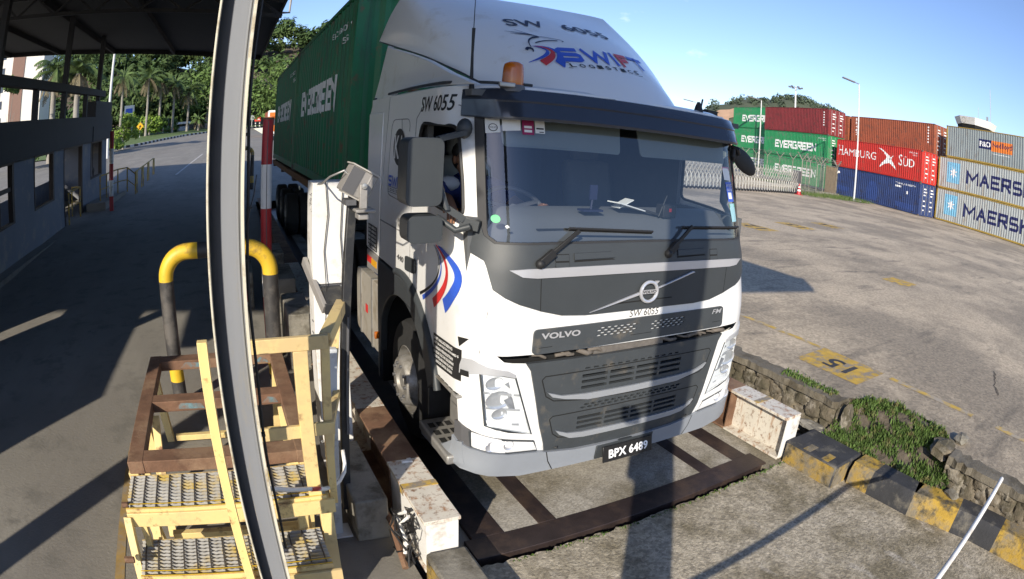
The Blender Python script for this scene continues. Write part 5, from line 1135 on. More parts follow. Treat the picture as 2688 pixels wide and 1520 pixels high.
# ---------------------------------------------------------------- boom barrier arm, camera post (its shadow falls on the lorry)
T=thing('boom_arm','slender white barrier rod crossing the lower right corner','barrier arm',(-1.75,-2.76,0))
b=MB(); b.tube([(-1.9,-2.84,.95),(1.07,-2.742,.95)],.0165,12); b.build('rod',m_white_s,T,smooth=60)
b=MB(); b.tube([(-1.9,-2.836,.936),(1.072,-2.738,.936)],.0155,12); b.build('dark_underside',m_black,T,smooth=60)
b=MB(); b.bb(-2.05,-1.85,-2.95,-2.72,0,1.02); b.build('stand',m_wpaint,T,bevel=.01)
T=thing('camera_post','square grey canopy post carrying the camera, casting its shadow on the lorry','post',(-2.6,-3.5,0))
b=MB(); b.bb(-2.70,-2.47,-3.66,-3.43,0,6.5); b.build('post',m_grey,T)
cb=Vector(CAM)-CF*.17; b=MB(); b.box(cb,(.1,.1,.24),Matrix((CR,CU,-CF)).transposed()); b.build('camera_body',m_hous,T,bevel=.01)
b=MB(); b.bb(-2.82,-2.68,-3.6,-3.46,2.12,2.3); b.build('junction_box',m_hous,T,bevel=.01)
# ---------------------------------------------------------------- container stacks across the yard
m_evg=M('faded_container_green',(.025,.25,.09),.55,var=.1,scale=.8,dirt=((.1,.2,.12),.25,1.5))
m_mar=M('container_maroon',(.2,.028,.03),.6,var=.12,scale=.8,dirt=((.1,.03,.025),.25,2))
m_brn=M('container_brown',(.3,.085,.04),.6,var=.12,scale=.8,dirt=((.16,.07,.045),.25,2))
m_cred=M('container_red',(.5,.03,.022),.55,var=.08,scale=.8,dirt=((.35,.06,.04),.2,2))
m_navy=M('container_navy',(.028,.05,.15),.55,var=.12,scale=.8,dirt=((.04,.065,.17),.3,.5),dirt2=((.03,.035,.07),.25,2))
m_cgry=M('container_grey',(.4,.43,.42),.6,var=.06,scale=.8,dirt=((.3,.26,.2),.22,2.2,(1.5,1.5,.35)))
m_cgr2=M('container_dark_grey',(.27,.31,.31),.6,var=.06,scale=.8,dirt=((.2,.19,.17),.2,2.2,(1.5,1.5,.35)))
m_cyel=M('frame_yellow',(.4,.27,.05),.7,var=.2,scale=4)
m_bluc=M('logo_light_blue',(.2,.48,.66),.5); m_orng=M('logo_orange',(.75,.2,.03),.5); m_pob=M('logo_navy',(.012,.016,.09),.5)
LB=Vector((47.426,27.991,.466)); DD=Vector((-.2939,-.9558,0)); NN=Vector((.9558,-.2939,0)); AA=math.atan2(DD.y,DD.x); HC=2.69; L40=12.19
def put(T,s,o,z): place(T,LB+DD*s+NN*o+Vector((0,0,z)),AA)
def maersk(T,L,H,fn,br):
    b=MB(); poly2(b,[(1.1,.62),(2.72,.62),(2.72,H-.38),(1.1,H-.38)],fn,.004,br); lg=b.build('logo_panel',m_bluc,T)
    b=MB(); st=[]
    for k in range(14): a=k*math.pi/7+.22; r=.52 if k%2==0 else .2; st.append((1.91+r*math.cos(a),1.5+r*math.sin(a)))
    poly2(b,st,fn,.006,br); b.build('star',m_wdec,lg)
    b=MB(); strokes(b,'MAERSK',3.5,11.3,.82,1.9,fn,wt=.21,gap=.3,off=.003,breaks=br); b.build('lettering',m_pob,T)
def hamburg(T,L,H,fn,br):
    b=MB(); letter(b,'H',.35,.95,1.2,2.12,fn,bold=.0,off=.004,breaks=br); letter(b,'AMBURG',1.05,6.0,1.2,1.88,fn,off=.004,breaks=br); letter(b,'S',9.15,9.6,1.1,2.05,fn,off=.004,breaks=br); letter(b,'ÜD',9.75,11.2,1.1,1.95,fn,off=.004,breaks=br)
    for x0,x1 in ((.28,.5),(.8,1.02)):
        for z in (1.2,2.07): poly2(b,[(x0,z),(x1,z),(x1,z+.05),(x0,z+.05)],fn,.004,br)
    letter(b,'SUDU 560',10.5,11.6,2.3,2.42,fn,off=.004,breaks=br); letter(b,'45G1',10.9,11.5,2.1,2.22,fn,off=.004,breaks=br)
    b.build('lettering',m_wdec,T)
    b=MB(); poly2(b,[(6.3,2.35),(6.75,2.3),(7.9,1.75),(8.15,1.45),(8.6,1.0),(8.9,.62),(8.3,.95),(7.9,1.15),(7.2,1.0),(6.5,.62),(6.75,1.0),(7.3,1.4),(7.5,1.62),(7.0,2.05)],fn,.004,br); poly2(b,[(7.7,1.5),(8.4,1.85),(8.0,1.35)],fn,.004,br); b.build('bird_logo',m_wdec,T)
def pando(T,L,H,fn,br):
    b=MB(); poly2(b,[(3.95,1.2),(5.5,1.2),(5.5,1.95),(3.95,1.95)],fn,.004,br); p1=b.build('logo_panel',m_pob,T); b=MB(); letter(b,'P&O',4.1,5.38,1.36,1.8,fn,bold=.03,off=.006,breaks=br); b.build('lettering',m_wdec,p1)
    b=MB(); poly2(b,[(5.5,1.1),(7.95,1.1),(7.95,1.95),(5.5,1.95)],fn,.004,br); p2=b.build('logo_panel',m_orng,T); b=MB(); letter(b,'Nedlloyd',5.6,7.85,1.3,1.85,fn,bold=.01,off=.006,breaks=br); b.build('lettering',m_pob,p2)
    b=MB(); letter(b,'www.ponl.com',5.6,7.6,.85,.98,fn,bold=.02,off=.004,breaks=br); b.build('web_address',m_wdec,T)
def codes(left=None):
    def f(T,L,H,fn,br):
        b=MB()
        for i in range(6): poly2(b,[(L-.95,H-.45-.26*i),(L-.75,H-.45-.26*i),(L-.75,H-.32-.26*i),(L-.95,H-.32-.26*i)],fn,.004,br)
        if left:
            for i,ch in enumerate(left): letter(b,ch,.75,1.15,H-.45-.36*i,H-.17-.36*i,fn,bold=.02,off=.004,breaks=br)
        b.build('container_code',m_wdec,T)
    return f
def navylogo(T,L,H,fn,br):
    b=MB(); letter(b,'TGHU 816374',8.9,11.6,2.2,2.36,fn,bold=.01,off=.004,breaks=br); poly2(b,[(8.9,1.95),(9.7,1.95),(9.7,2.1),(8.9,2.1)],fn,.004,br); poly2(b,[(10.4,1.5),(10.6,1.5),(10.6,1.75),(10.4,1.75)],fn,.004,br); b.build('container_code',m_wdec,T)
    b=MB(); poly2(b,[(5.0,.35),(6.4,.3),(6.6,1.2),(6.2,1.9),(5.4,2.0),(4.9,1.3)],fn,.003,br); poly2(b,[(.2,.6),(2.2,.5),(2.3,.9),(.3,1.0)],fn,.003,br); poly2(b,[(9.2,.3),(11.5,.25),(11.4,.7),(9.0,.75)],fn,.003,br); b.each('repainted_patch',M('patch_blue',(.03,.06,.2),.55),T)
G='shipping containers stacked across the yard'
put(container('navy blue container at ground level under the red one, with repainted patches',L40,HC,m_navy,logo=navylogo,group=G),0,0,0)
put(container('bright red container with white bird logo, on the navy one',L40,HC,m_cred,logo=hamburg,group=G),0,0,HC)
put(container('plain brown container on the top tier behind the lamp pole',L40,HC,m_brn,logo=codes('KN407'),group=G),-.55,2.44,2*HC)
put(container('grey container with dark lettering and star, bottom of the nearest stack',L40,HC,m_cgry,m_cyel,logo=maersk,group=G),12.33,2.42,0)
put(container('grey container with dark lettering and star, middle of the nearest stack',L40,HC,m_cgry,m_cyel,logo=maersk,group=G),12.38,2.42,HC)
put(container('darker grey container with navy and orange logo, top of the nearest stack',L40,HC,m_cgr2,m_cyel,logo=pando,group=G),13.2,2.44,2*HC)
def evg40(T,L,H,fn,br): evergreen(2.3,10.2,.85,1.7)(T,L,H,fn,br)
put(container('green container with white lettering directly under the maroon one',L40,HC,m_evg,logo=evg40,group=G),-13.7,.0,HC+.25)
put(container('green container at ground level behind the fence mesh',L40,HC,m_evg,logo=evg40,group=G),-13.5,.0,.25)
put(container('plain maroon container on top of the green stack',L40,HC,m_mar,logo=codes(),group=G),-13.75,.0,2*HC+.25)
for k,(lb) in enumerate(('lowest green container of the far left stack behind the gate','middle green container of the far left stack','topmost green container of the far left stack')):
    put(container(lb,L40,HC,m_evg,logo=evg40,group=G),-24.6,2.0,.5+HC*k)
put(container('dark container half hidden behind the navy one',L40,HC,m_mar,group=G),-.1,2.44,0)
put(container('dark maroon container half hidden behind the red one',L40,HC,m_mar,group=G),-.3,2.44,HC)
put(container('maroon container glimpsed in the gap on the top tier',L40,HC,m_brn,group=G),-13.2,2.44,2*HC)
# ---------------------------------------------------------------- poles, gate, fence
m_pole=M('pole_white',(.6,.61,.6),.5,var=.05)
def lamp_pole(label,x,y,z,h,ax,ay,sc_=1):
    t=thing('lamp_pole',label,'lamp pole',(x,y,z)); b=MB(); b.tube([(x,y,z),(x,y,z+h)],[.085*sc_,.05*sc_],12); b.build('pole',m_pole,t,smooth=60)
    b=MB(); p=Vector((x,y,z+h)); q=p+Vector((ax,ay,.22)); b.bar(p,q,.09*sc_,.06*sc_); b.bar(p+(q-p)*.3,q+(q-p)*.15,.3*sc_,.1*sc_); b.build('lamp_head',m_hdark,t); return t
lamp_pole('slender white lamp pole standing on the grass in front of the red container',41.2,21.9,.466,9.9,-1.05,.9)
lamp_pole('white lamp pole behind the gate, left of the other yard lamps',52.7,42.8,.466,9.2,-1.3,.9,1.2)
lamp_pole('small far lamp pole just above the lorry visor',62,64,.466,9.6,-1.4,1.0,1.2)
t=thing('light_mast','tall thin floodlight mast behind the maroon container','light mast',(97,70,.4)); b=MB(); b.tube([(97,70,.4),(97,70,19)],[.3,.16],10); b.build('mast',m_pole,t,smooth=60)
b=MB(); b.tube([(97+1.3*math.cos(k*.3927),70+1.3*math.sin(k*.3927),18.6) for k in range(17)],.06,5)
for k in range(6): a=k*1.047; b.box((97+1.4*math.cos(a),70+1.4*math.sin(a),18.7),(.4,.4,.3),Matrix.Rotation(a,3,'Z'))
b.build('floodlight_ring',m_hdark,t)
# retractable lattice gate: its frame bars in one run
GA=Vector((9.5,18.5,.466)); GB=Vector((33.2,22.85,.466)); gd=(GB-GA).normalized(); gn=Vector((-gd.y,gd.x,0)); GL=(GB-GA).length
T=thing('folding_gate','long folding steel lattice gate on wheels closing the yard','gate',tuple(GA)); n=int(GL/.37); b=MB(); b2=MB(); b3=MB(); b4=MB()
for i in range(n+1):
    p=GA+gd*(GL*i/n)
    for s in (-.22,.22): b.tube([p+gn*s+Vector((0,0,.12)),p+gn*s+Vector((0,0,.75))],.028,6)
    b.tube([p+gn*-.22+Vector((0,0,.75)),p+gn*-.1+Vector((0,0,.95)),p+gn*.1+Vector((0,0,.95)),p+gn*.22+Vector((0,0,.75))],.024,6); b.tube([p+gn*.02+Vector((0,0,.95)),p+gn*.02+Vector((0,0,1.78))],.016,5)
    for s in (-.22,.22): b3.cyl(p+gn*s+Vector((0,0,.07))-gd*.03,p+gn*s+Vector((0,0,.07))+gd*.03,.07,8)
    if i<n:
        q=GA+gd*(GL*(i+1)/n)
        for s in (-.2,.2):
            for z0,z1 in ((.3,.75),(.75,1.2),(1.2,1.62)): b2.bar(p+gn*s+Vector((0,0,z0)),q+gn*s+Vector((0,0,z1)),.018,.03); b2.bar(p+gn*s+Vector((0,0,z1)),q+gn*s+Vector((0,0,z0)),.018,.03)
m_st=M('stainless_bar',(.55,.54,.5),.4,.45,var=.15,scale=3)
tag(b.build('upright_frame',m_st,T),kind='stuff'); tag(b2.build('lattice_bar',M('lattice_bar_grey',(.5,.48,.43),.5,.2,var=.2,scale=3),T),kind='stuff'); tag(b3.build('wheel',m_cable,T),kind='stuff')
b4.box(GB+gd*.35+Vector((0,0,.85)),(.6,.5,1.7),Matrix.Rotation(math.atan2(gd.y,gd.x),3,'Z')); b4.build('motor_box',m_hdark,T,bevel=.03)
b=MB(); b.box(GB+gd*.4-gn*.26+Vector((0,0,.6)),(.4,.02,.35),Matrix.Rotation(math.atan2(gd.y,gd.x),3,'Z')); b.build('white_panel',m_wpaint,T)
t=thing('traffic_cone','red and white traffic cone at the gate motor','cone',(32.95,22.2,.466)); b=MB(); b.lathe((32.95,22.2,.466),[(.19,.03),(.1,.45),(.045,.8),(0,.8)],14); b.bb(32.72,33.18,21.97,22.43,.466,.5); b.build('cone_body',m_red,t,smooth=50)
b=MB(); b.lathe((32.95,22.2,.466),[(.152,.26),(.125,.38)],14); b.lathe((32.95,22.2,.466),[(.099,.5),(.08,.6)],14); b.build('white_band',m_wpaint,t)
def mesh_fence(label,pts,h,name='chain_fence',sheetmat=None,every=2.4):
    t=thing(name,label,'fence',tuple(pts[0])); P=[Vector(p) for p in pts]; posts=[]
    for a,c in zip(P,P[1:]):
        n=max(1,round((c-a).length/every)); posts+=[a+(c-a)*(i/n) for i in range(n)]
    posts.append(P[-1])
    for i,p in enumerate(posts):
        b=MB(); b.cyl(p,p+Vector((0,0,h)),.04,6); d=(posts[min(i+1,len(posts)-1)]-posts[max(0,i-1)]).normalized(); nn=Vector((-d.y,d.x,0))
        for s in (-1,1): b.bar(p+Vector((0,0,h)),p+nn*s*.45+d*.1*s+Vector((0,0,h+.55)),.06,.06)
        b.build('fence_post',m_conb,t)
    b=MB()
    for a,c in zip(posts,posts[1:]):
        d=(c-a).normalized(); nn=Vector((-d.y,d.x,0)); L=(c-a).length; b.tube([a+Vector((0,0,h)),c+Vector((0,0,h))],.02,5); b.tube([a+Vector((0,0,.1)),c+Vector((0,0,.1))],.02,5)
        for s in (-1,1):
            for f in (.4,.7,1.0): b.tube([a+nn*s*.45*f+Vector((0,0,h+.55*f)),c+nn*s*.45*f+Vector((0,0,h+.55*f))],.007,4)
        k=int(L/.16)
        for i in range(k):
            for q in range(int(h/.32)):
                z=q*.32; u0,u1=L*i/k,L*(i+1)/k
                b.bar(a+d*u0+Vector((0,0,z)),a+d*u1+Vector((0,0,z+.32)),.006,.006); b.bar(a+d*u1+Vector((0,0,z)),a+d*u0+Vector((0,0,z+.32)),.006,.006)
    tag(b.build('wire_mesh',M('fence_wire',(.3,.3,.27),.6,.4,var=.1),t),kind='stuff'); return t
mesh_fence('wire mesh fence with barbed arms between the gate and the navy container',[(34.4,23.1,.466),(40.6,25.0,.466),(43.05,25.05,.466)],2.55)
mesh_fence('barbed wire fence running along the green containers',[(43.05,25.15,.466),(46.6,36.5,.466),(50.0,47.5,.466)],2.6,every=2.2)
b=MB(); V=[]
for i in range(31):
    q=i/30; x=41.0+2.0*q; y=25.06; V+=[(x,y+(.03 if i%2 else 0),.5),(x,y+(.03 if i%2 else 0),2.95)]
b.add(V,[(2*i,2*i+2,2*i+3,2*i+1) for i in range(30)]); tag(b.build('corrugated_screen',M('old_brown_sheet',(.15,.115,.075),.85,var=.3,scale=3,stretch=(3,3,.5)),smooth=None),'weathered brown corrugated screen on the fence beside the navy container','screen')
b=MB(); b.bb(43.02,43.12,25.0,25.1,2.5,2.62); b.lathe((43.2,24.98,2.62),[(.1,-.06),(.13,0),(.05,.12),(0,.13)],12); tag(b.build('fence_lamp',m_wpaint,smooth=50),'small white lamp on the corner fence post','lamp')
b=MB(); sheet(b,[(33.5,22.2),(36,23.0),(39,23.3),(41.0,21.2),(42.6,20.7),(44.6,22.6),(46.8,27.6),(50,38),(45,38),(42,27),(36,26),(33.4,24)],lambda u,v,d:Vector((u,v,.472+.03*math.sin(u*3)*math.sin(v*2.3)+d)),step=(.7,.7)); tag(b.build('verge_grass',m_verge),kind='structure')
b=MB(); rr=random.Random(21)
for k in range(3500): blade(b,Vector((rr.uniform(33.8,44.6),0,0))+Vector((0,rr.uniform(22.4,25.5) if rr.random()<.6 else rr.uniform(21.2,23),.47)),rr.uniform(.12,.35))
tag(b.build('verge_weeds',m_grass),kind='stuff')
b=MB(); b.bb(34.5,43,24.6,24.85,.4,.72) ; tag(b.build('fence_plinth',m_conb,bevel=.04),'pale broken concrete plinth at the foot of the mesh fence','plinth')
b=MB(); b.box((42.2,22.6,.52),(1.6,.25,.08),Matrix.Rotation(R(-50),3,'Z')); b.box((41.8,22.2,.5),(.7,.5,.06),Matrix.Rotation(R(20),3,'Z')); tag(b.build('drain_cover',m_hdark),'dark flat drain cover lying on the grass by the lamp pole','drain cover')
# control tower behind the stack
T=thing('control_tower','white control tower top with slanted dark windows behind the grey container stack','tower',(73,14,0)); TX=Vector((69.5,20.4,0)); TY=Vector((75.4,14.2,0)); tc_=Vector((74.5,19.5,0)); 
cx,cy=74.6,20.2; b=MB()
def ringp(r0,z0,r1,z1,mt,nm):
    b=MB(); n=8; V=[];rot=.25
    for k in range(n): a=k*2*math.pi/n+rot; V+= [(cx+r0*math.cos(a),cy+r0*math.sin(a),z0),(cx+r1*math.cos(a),cy+r1*math.sin(a),z1)]
    b.add(V,[(2*k,(2*k+2)%(2*n),(2*k+3)%(2*n),2*k+1) for k in range(n)]+[tuple(2*k for k in range(n)),tuple(2*k+1 for k in range(n))]); return b.build(nm,mt,T)
ringp(2.2,0,2.2,10.2,m_wpaint,'shaft'); ringp(2.5,10.2,2.95,12.45,m_void,'window_band'); ringp(3.05,12.45,3.45,13.35,m_wpaint,'parapet')
b=MB(); b.tube([(cx+1.2,cy-2.2,13.6),(cx+1.2,cy-2.2,18.2)],.05,5); b.tube([(cx-.5,cy-.6,13.6),(cx-.5,cy-.6,15.2)],.03,5); b.box((cx+.6,cy-1.8,14),(.3,.3,.6)); b.build('antenna',m_galv,T)
b=MB(); b.tube([(cx-3.42+.0,cy+.9+.3*math.cos(k*.3927),12.8+.35*math.sin(k*.3927)) for k in range(17)],.05,5); b.build('round_emblem',m_hous,T)
# ---------------------------------------------------------------- canopy over the lane
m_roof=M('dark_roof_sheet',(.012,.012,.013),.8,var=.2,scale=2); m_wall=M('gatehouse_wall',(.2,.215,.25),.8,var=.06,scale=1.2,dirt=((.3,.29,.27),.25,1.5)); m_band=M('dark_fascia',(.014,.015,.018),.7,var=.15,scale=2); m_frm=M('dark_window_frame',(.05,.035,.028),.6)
T=thing('canopy','large dark sloping canopy roof over the left lane and gatehouse','canopy',(-10,8,6))
def rz(x): return 6.1+.12*(-1.5-x)
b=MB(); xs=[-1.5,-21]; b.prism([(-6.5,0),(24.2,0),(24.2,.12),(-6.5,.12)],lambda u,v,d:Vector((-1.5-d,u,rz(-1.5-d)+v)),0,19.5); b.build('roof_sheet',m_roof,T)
b=MB()
for y in (24.2,-6.5): b.bar((-1.5,y,rz(-1.5)+.05),(-21,y,rz(-21)+.05),.05,.5)
b.bb(-1.52,-1.46,-6.5,24.2,5.98,6.3); b.build('fascia',m_roof,T)
for k in range(6):
    x=-2.6-3.2*k; b=MB(); b.bb(x-.05,x+.05,-6.4,24.1,rz(x)-.22,rz(x)-.02); b.build('purlin',m_roof,T)
for y in (1.5,6.5,11.5):
    b=MB(); b.bar((-1.6,y,rz(-1.6)-.25),(-20,y,rz(-20)-.25),.1,.1); b.bar((-1.6,y,5.45),(-20,y,rz(-20)-.9),.1,.1); n=14
    for k in range(n):
        x0=-1.6-18.4*k/n; x1=-1.6-18.4*(k+1)/n; lo=lambda x:5.45+(rz(-20)-.9-5.45)*(-1.6-x)/18.4; b.bar((x0,y,lo(x0)),((x0+x1)/2,y,rz((x0+x1)/2)-.25),.06,.06); b.bar(((x0+x1)/2,y,rz((x0+x1)/2)-.25),(x1,y,lo(x1)),.06,.06)
    b.build('truss',M('truss_grey',(.02,.02,.022),.7),T)
for x,y in ((-7.2,-2.9),(-1.9,23.9)) [:1]:
    b=MB(); b.bb(x-.11,x+.11,y-.11,y+.11,0,rz(x)); b.build('canopy_leg',m_grey,T)
b=MB(); b.tube([(-1.45,14.2,6.1),(-1.2,14.2,6.1),(-1.2,14.2,6.5),(-1.2,14.2,6.9)],.04,6); b.build('gutter_pipe',m_hous,T)
# ---------------------------------------------------------------- gatehouse on the left
T=thing('gatehouse','dim gatehouse with white lower wall, dark fascia and open upper frames at the left','gatehouse',(-8.6,9,0),rot=Matrix.Rotation(.03,4,'X'))
def gb(name,mt,boxes,bev=0):
    b=MB()
    for q in boxes: b.bb(*q)
    b.v=[(x,9+(y-9)*math.cos(.03)-z*math.sin(.03),(y-9)*math.sin(.03)+z*math.cos(.03)) for x,y,z in b.v]
    return b.build(name,mt,T,bevel=bev)
wx=(-8.72,-8.6)
OP=[(2.3,3.3,.98,2.42),(5.2,10.46,.98,2.42),(12.15,14.15,.98,2.42),(15.31,17.9,0,2.42),(19.25,21.35,1.02,2.42)]
bx_=[]; y=-2.2
for a,c,z0,z1 in OP:
    bx_.append((*wx,y,a,-.1,2.43))
    if z0>0: bx_.append((*wx,a,c,-.1,z0))
    y=c
bx_.append((*wx,y,22.3,-.1,2.43)); bx_.append((-11.4,-8.72,22.18,22.3,-.1,2.43))
gb('front_wall',m_wall,bx_)
gb('rear_wall',m_wall,[(-11.5,-11.4,4,22.3,-.1,1.0),(-11.5,-11.4,9,10.2,1.0,2.43),(-11.5,-11.4,17.4,18,1.0,2.43),(-11.4,-8.72,9.6,9.7,-.1,2.43),(-11.4,-8.72,4,4.1,-.1,2.43)])
gb('floor',m_conb,[(-11.4,-8.72,3.6,22.2,-.3,-.05)])
gb('fascia_band',m_band,[(-8.85,-8.45,-2.2,22.75,2.43,3.36)])
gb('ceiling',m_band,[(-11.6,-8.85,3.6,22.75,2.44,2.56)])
gb('parapet_box',m_band,[(-8.9,-8.5,19.5,22.7,3.36,3.98)])
for a,c,z0,z1 in OP:
    fr_=[(-8.74,-8.58,a,a+.06,z0,z1),(-8.74,-8.58,c-.14,c,z0,z1),(-8.74,-8.58,a+.06,c-.14,z1-.05,z1)]
    if z0>0: fr_.append((-8.74,-8.58,a+.06,c-.14,z0,z0+.05))
    if 5<a<6: fr_+=[(-8.7,-8.62,9.35,9.5,z0,z1),(-8.7,-8.62,5.3,10.3,1.75,1.85)]
    gb('window_frame',m_frm,fr_)
gb('upper_rail',m_band,[(-8.75,-8.5,-2.2,21.2,4.18,4.42)])
for y,h,wd in ((12.16,4.2,.17),(18.12,4.2,.17),(15.14,7.4,.2),(20.25,7.4,.2),(9.1,7.4,.2),(5,7.4,.2),(0,7.4,.2)): gb('upper_post',m_band,[(-8.72,-8.54,y-wd/2,y+wd/2,3.36,h)])
b=MB(); b.tube([(-8.42,19.0+.16*math.cos(k*.6)*(1-.04*k),1.62+.16*math.sin(k*.6)) for k in range(22)],.015,6); b.tube([(-8.43,18.9,3.3),(-8.43,18.92,1.75)],.015,6); tag(b.build('coiled_cable',m_cable),'coil of black cable hanging on the gatehouse wall beside the window','cable')
# yellow railings
def railing(label,pts,h,panels=0,mid=True):
    t=thing('railing',label,'railing',tuple(pts[0])); b=MB()
    P=[Vector(p) for p in pts]
    for a,c in zip(P,P[1:]):
        b.tube([a+Vector((0,0,h)),c+Vector((0,0,h))],.03,6)
        if mid: b.tube([a+Vector((0,0,h*.5)),c+Vector((0,0,h*.5))],.022,6)
    b.build('rail',m_yold,t)
    for p in P:
        b=MB(); b.tube([p,p+Vector((0,0,h))],.032,6)
        if panels: b.bb(p.x-.02,p.x+.02,p.y-.02,p.y+.55,p.z+h*.45,p.z+h); b.tube([p+Vector((0,.5,0)),p+Vector((0,.5,h))],.03,6)
        b.build('railing_post',m_yold,t)
    return t
railing('yellow railing with flat panels along the far lane edge',[(-7.05,21.9,.38),(-7.15,24.4,.46),(-7.25,27,.54),(-7.4,30.2,.63)],.92,1,False)
railing('yellow stair railing at the end of the gatehouse, behind the slim banded post',[(-8.0,18.6,.45),(-7.9,19.4,.46),(-7.85,20.2,.5),(-7.75,21.1,.52),(-7.45,21.9,.52),(-7.05,22.0,.2)],1.0)
railing('yellow pipe railing inside the gatehouse doorway',[(-8.45,15.4,.2),(-8.45,17.0,.24),(-8.9,17.3,.24)],1.0)
b=MB(); b.bb(-8.45,-7.6,17.9,22.3,0,.55); b.bb(-7.6,-7.3,18.6,22.0,0,.3); tag(b.build('concrete_step',m_lane),'low concrete steps at the gatehouse end','steps')
b=MB(); b.bb(-8.6,-8.2,-2.2,18.3,-.1,.12); tag(b.build('island_edge',m_lane),kind='structure')
b=MB()
for k in range(8): b.bb(-15.2,-14.9,10+1.2*k,10.6+1.2*k,.3,.62)
b=None
kerb_run('striped_kerb','yellow and black kerb seen through the gatehouse window',[(-15,8),(-15,22)],.3,.62,(.6,.6),0)
# ---------------------------------------------------------------- far left: kerb, verge, signs, palms, forest
def pol(az,d,dz=0):
    x=CAM[0]+d*math.sin(R(az)); y=CAM[1]+d*math.cos(R(az)); return Vector((x,y,lz(min(y,165))+dz))
m_kw=M('kerb_white',(.6,.6,.57),.8,var=.1); KP=[(-24,66),(-19.5,72),(-16.9,78.2),(-14.9,91),(-12.2,105),(-6.3,121.8),(5.8,142),(20,155)]
T=thing('far_kerb','black and white kerb curving along the far side of the road','kerb',(-16.9,78,2)); P=[]
for a,c in zip(KP,KP[1:]):
    n=max(1,int(math.hypot(c[0]-a[0],c[1]-a[1])/1.0)); P+=[(a[0]+(c[0]-a[0])*i/n,a[1]+(c[1]-a[1])*i/n) for i in range(n)]
bw=MB(); bk=MB()
for i,(a,c) in enumerate(zip(P,P[1:])): (bw if i%2 else bk).bar(Vector((a[0],a[1],lz(a[1])+.1)),Vector((c[0],c[1],lz(c[1])+.1)),.4,.42)
bw.build('white_block',m_kw,T); bk.build('black_block',m_kblack,T)
b=MB(); q=[(x,y) for x,y in KP]; back=[(x-4+.0*y,y+16) for x,y in reversed(KP)]
sheet(b,q+[(60,175),(-60,175),(-95,120),(-60,80)],lambda u,v,d:Vector((u,v,lz(v)+.12+.25*min(1,max(0,(v-70)/60)))),step=(6,6)); tag(b.build('verge',m_verge),kind='structure')
# wooded hill
def hillz(x,y): 
    t=min(1,max(0,(y-158+.10*abs(x+20))/75)); return 4.6+(31+4*math.sin(x*.05)+3*math.sin(x*.13+1))*t*t*(3-2*t)
b=MB(); quadgrid(b,[-260+20*i for i in range(17)],[150+12*i for i in range(16)],lambda x,y:hillz(x,y)-.3); tag(b.build('hill',m_earth),kind='structure')
m_leafd=M('forest_leaf',(.05,.085,.028),.75,var=.5,scale=.12,spec=.2,dirt=((.085,.12,.035),.35,.05)); m_leafm=M('tree_leaf',(.085,.14,.035),.7,var=.45,scale=.35,spec=.25); m_leafb=M('bright_leaf',(.17,.26,.04),.7,var=.35,scale=.8,spec=.25); m_leafp=M('palm_leaf',(.085,.13,.04),.65,var=.4,scale=.5,spec=.3)
m_palmd=M('dead_frond',(.15,.125,.07),.8,var=.3,scale=.8); m_trunk=M('grey_trunk',(.27,.25,.22),.9,var=.15,scale=1.5,bump=.3,bscale=3)
def leafclump(b,c,rx,rz_,n,s,rr,shell=.55):
    for k in range(n):
        a=rr.uniform(0,6.283); u=rr.uniform(-.75,1); q=math.sqrt(max(0,1-u*u)); f=(shell+(1-shell)*rr.random())*(1+.22*math.sin(a*3+c[0])*math.sin(u*4+c[1]))
        p=Vector((c[0]+rx*f*q*math.cos(a),c[1]+rx*f*q*math.sin(a),c[2]+rz_*f*u)); nrm=Vector((q*math.cos(a)+rr.uniform(-.8,.8),q*math.sin(a)+rr.uniform(-.8,.8),u+rr.uniform(-.3,1.1))).normalized()
        t=nrm.cross(Vector((rr.uniform(-1,1),rr.uniform(-1,1),rr.uniform(-1,1)))).normalized(); w_=nrm.cross(t); e=s*rr.uniform(.5,1.3); g=s*rr.uniform(.3,.7)
        b.add([p-t*e,p+w_*g*.8-t*.2*e,p+t*e,p-w_*g*.8+t*.2*e],[(0,1,2,3)])
rr=random.Random(77); b=MB()
for k in range(330):
    x=rr.uniform(-150,75); y=rr.uniform(150,228); 
    if x>62 and y<170: continue
    r=rr.uniform(4.2,8.0); h=hillz(x,y)
    for j in range(rr.randint(2,4)): leafclump(b,(x+rr.uniform(-r,r)*.55,y+rr.uniform(-r,r)*.55,h+r*.55+rr.uniform(0,r*.8)),r*rr.uniform(.45,.75),r*rr.uniform(.4,.65),120,1.0,rr)
tag(b.build('wooded_hillside',m_leafd),kind='stuff')
def tree(name,label,c,r,h,n,s,seed,mt=None,cat='tree',group=None,lobes=7):
    rr=random.Random(seed); t=thing(name,label,cat,tuple(c),group); b=MB()
    if h>r*1.2: b.tube([c,Vector(c)+Vector((rr.uniform(-.2,.2),0,h*.35)),Vector(c)+Vector((rr.uniform(-.3,.3),rr.uniform(-.3,.3),h*.8))],[r*.07,r*.055,r*.02],7)
    else: b.tube([c,Vector(c)+Vector((0,0,h*.4))],[r*.06,r*.03],6)
    for k in range(5): a=k*1.257; b.tube([Vector(c)+Vector((0,0,h*.35)),Vector(c)+Vector((r*.5*math.cos(a),r*.5*math.sin(a),h*.62))],[r*.03,r*.01],5)
    b.build('trunk',m_trunk,t,smooth=60); b=MB(); zc=h-r*.8 if h>r*1.2 else h*.52
    for k in range(lobes):
        a=rr.uniform(0,6.28); q=rr.uniform(.15,.62); leafclump(b,(c[0]+r*q*math.cos(a),c[1]+r*q*math.sin(a),c[2]+max(r*.3,zc+rr.uniform(-.45,.5)*min(r,h*.6))),r*rr.uniform(.38,.58),min(r,h*.5)*rr.uniform(.36,.55),n//lobes,s,rr)
    b.build('crown',mt or m_leafm,t); return t
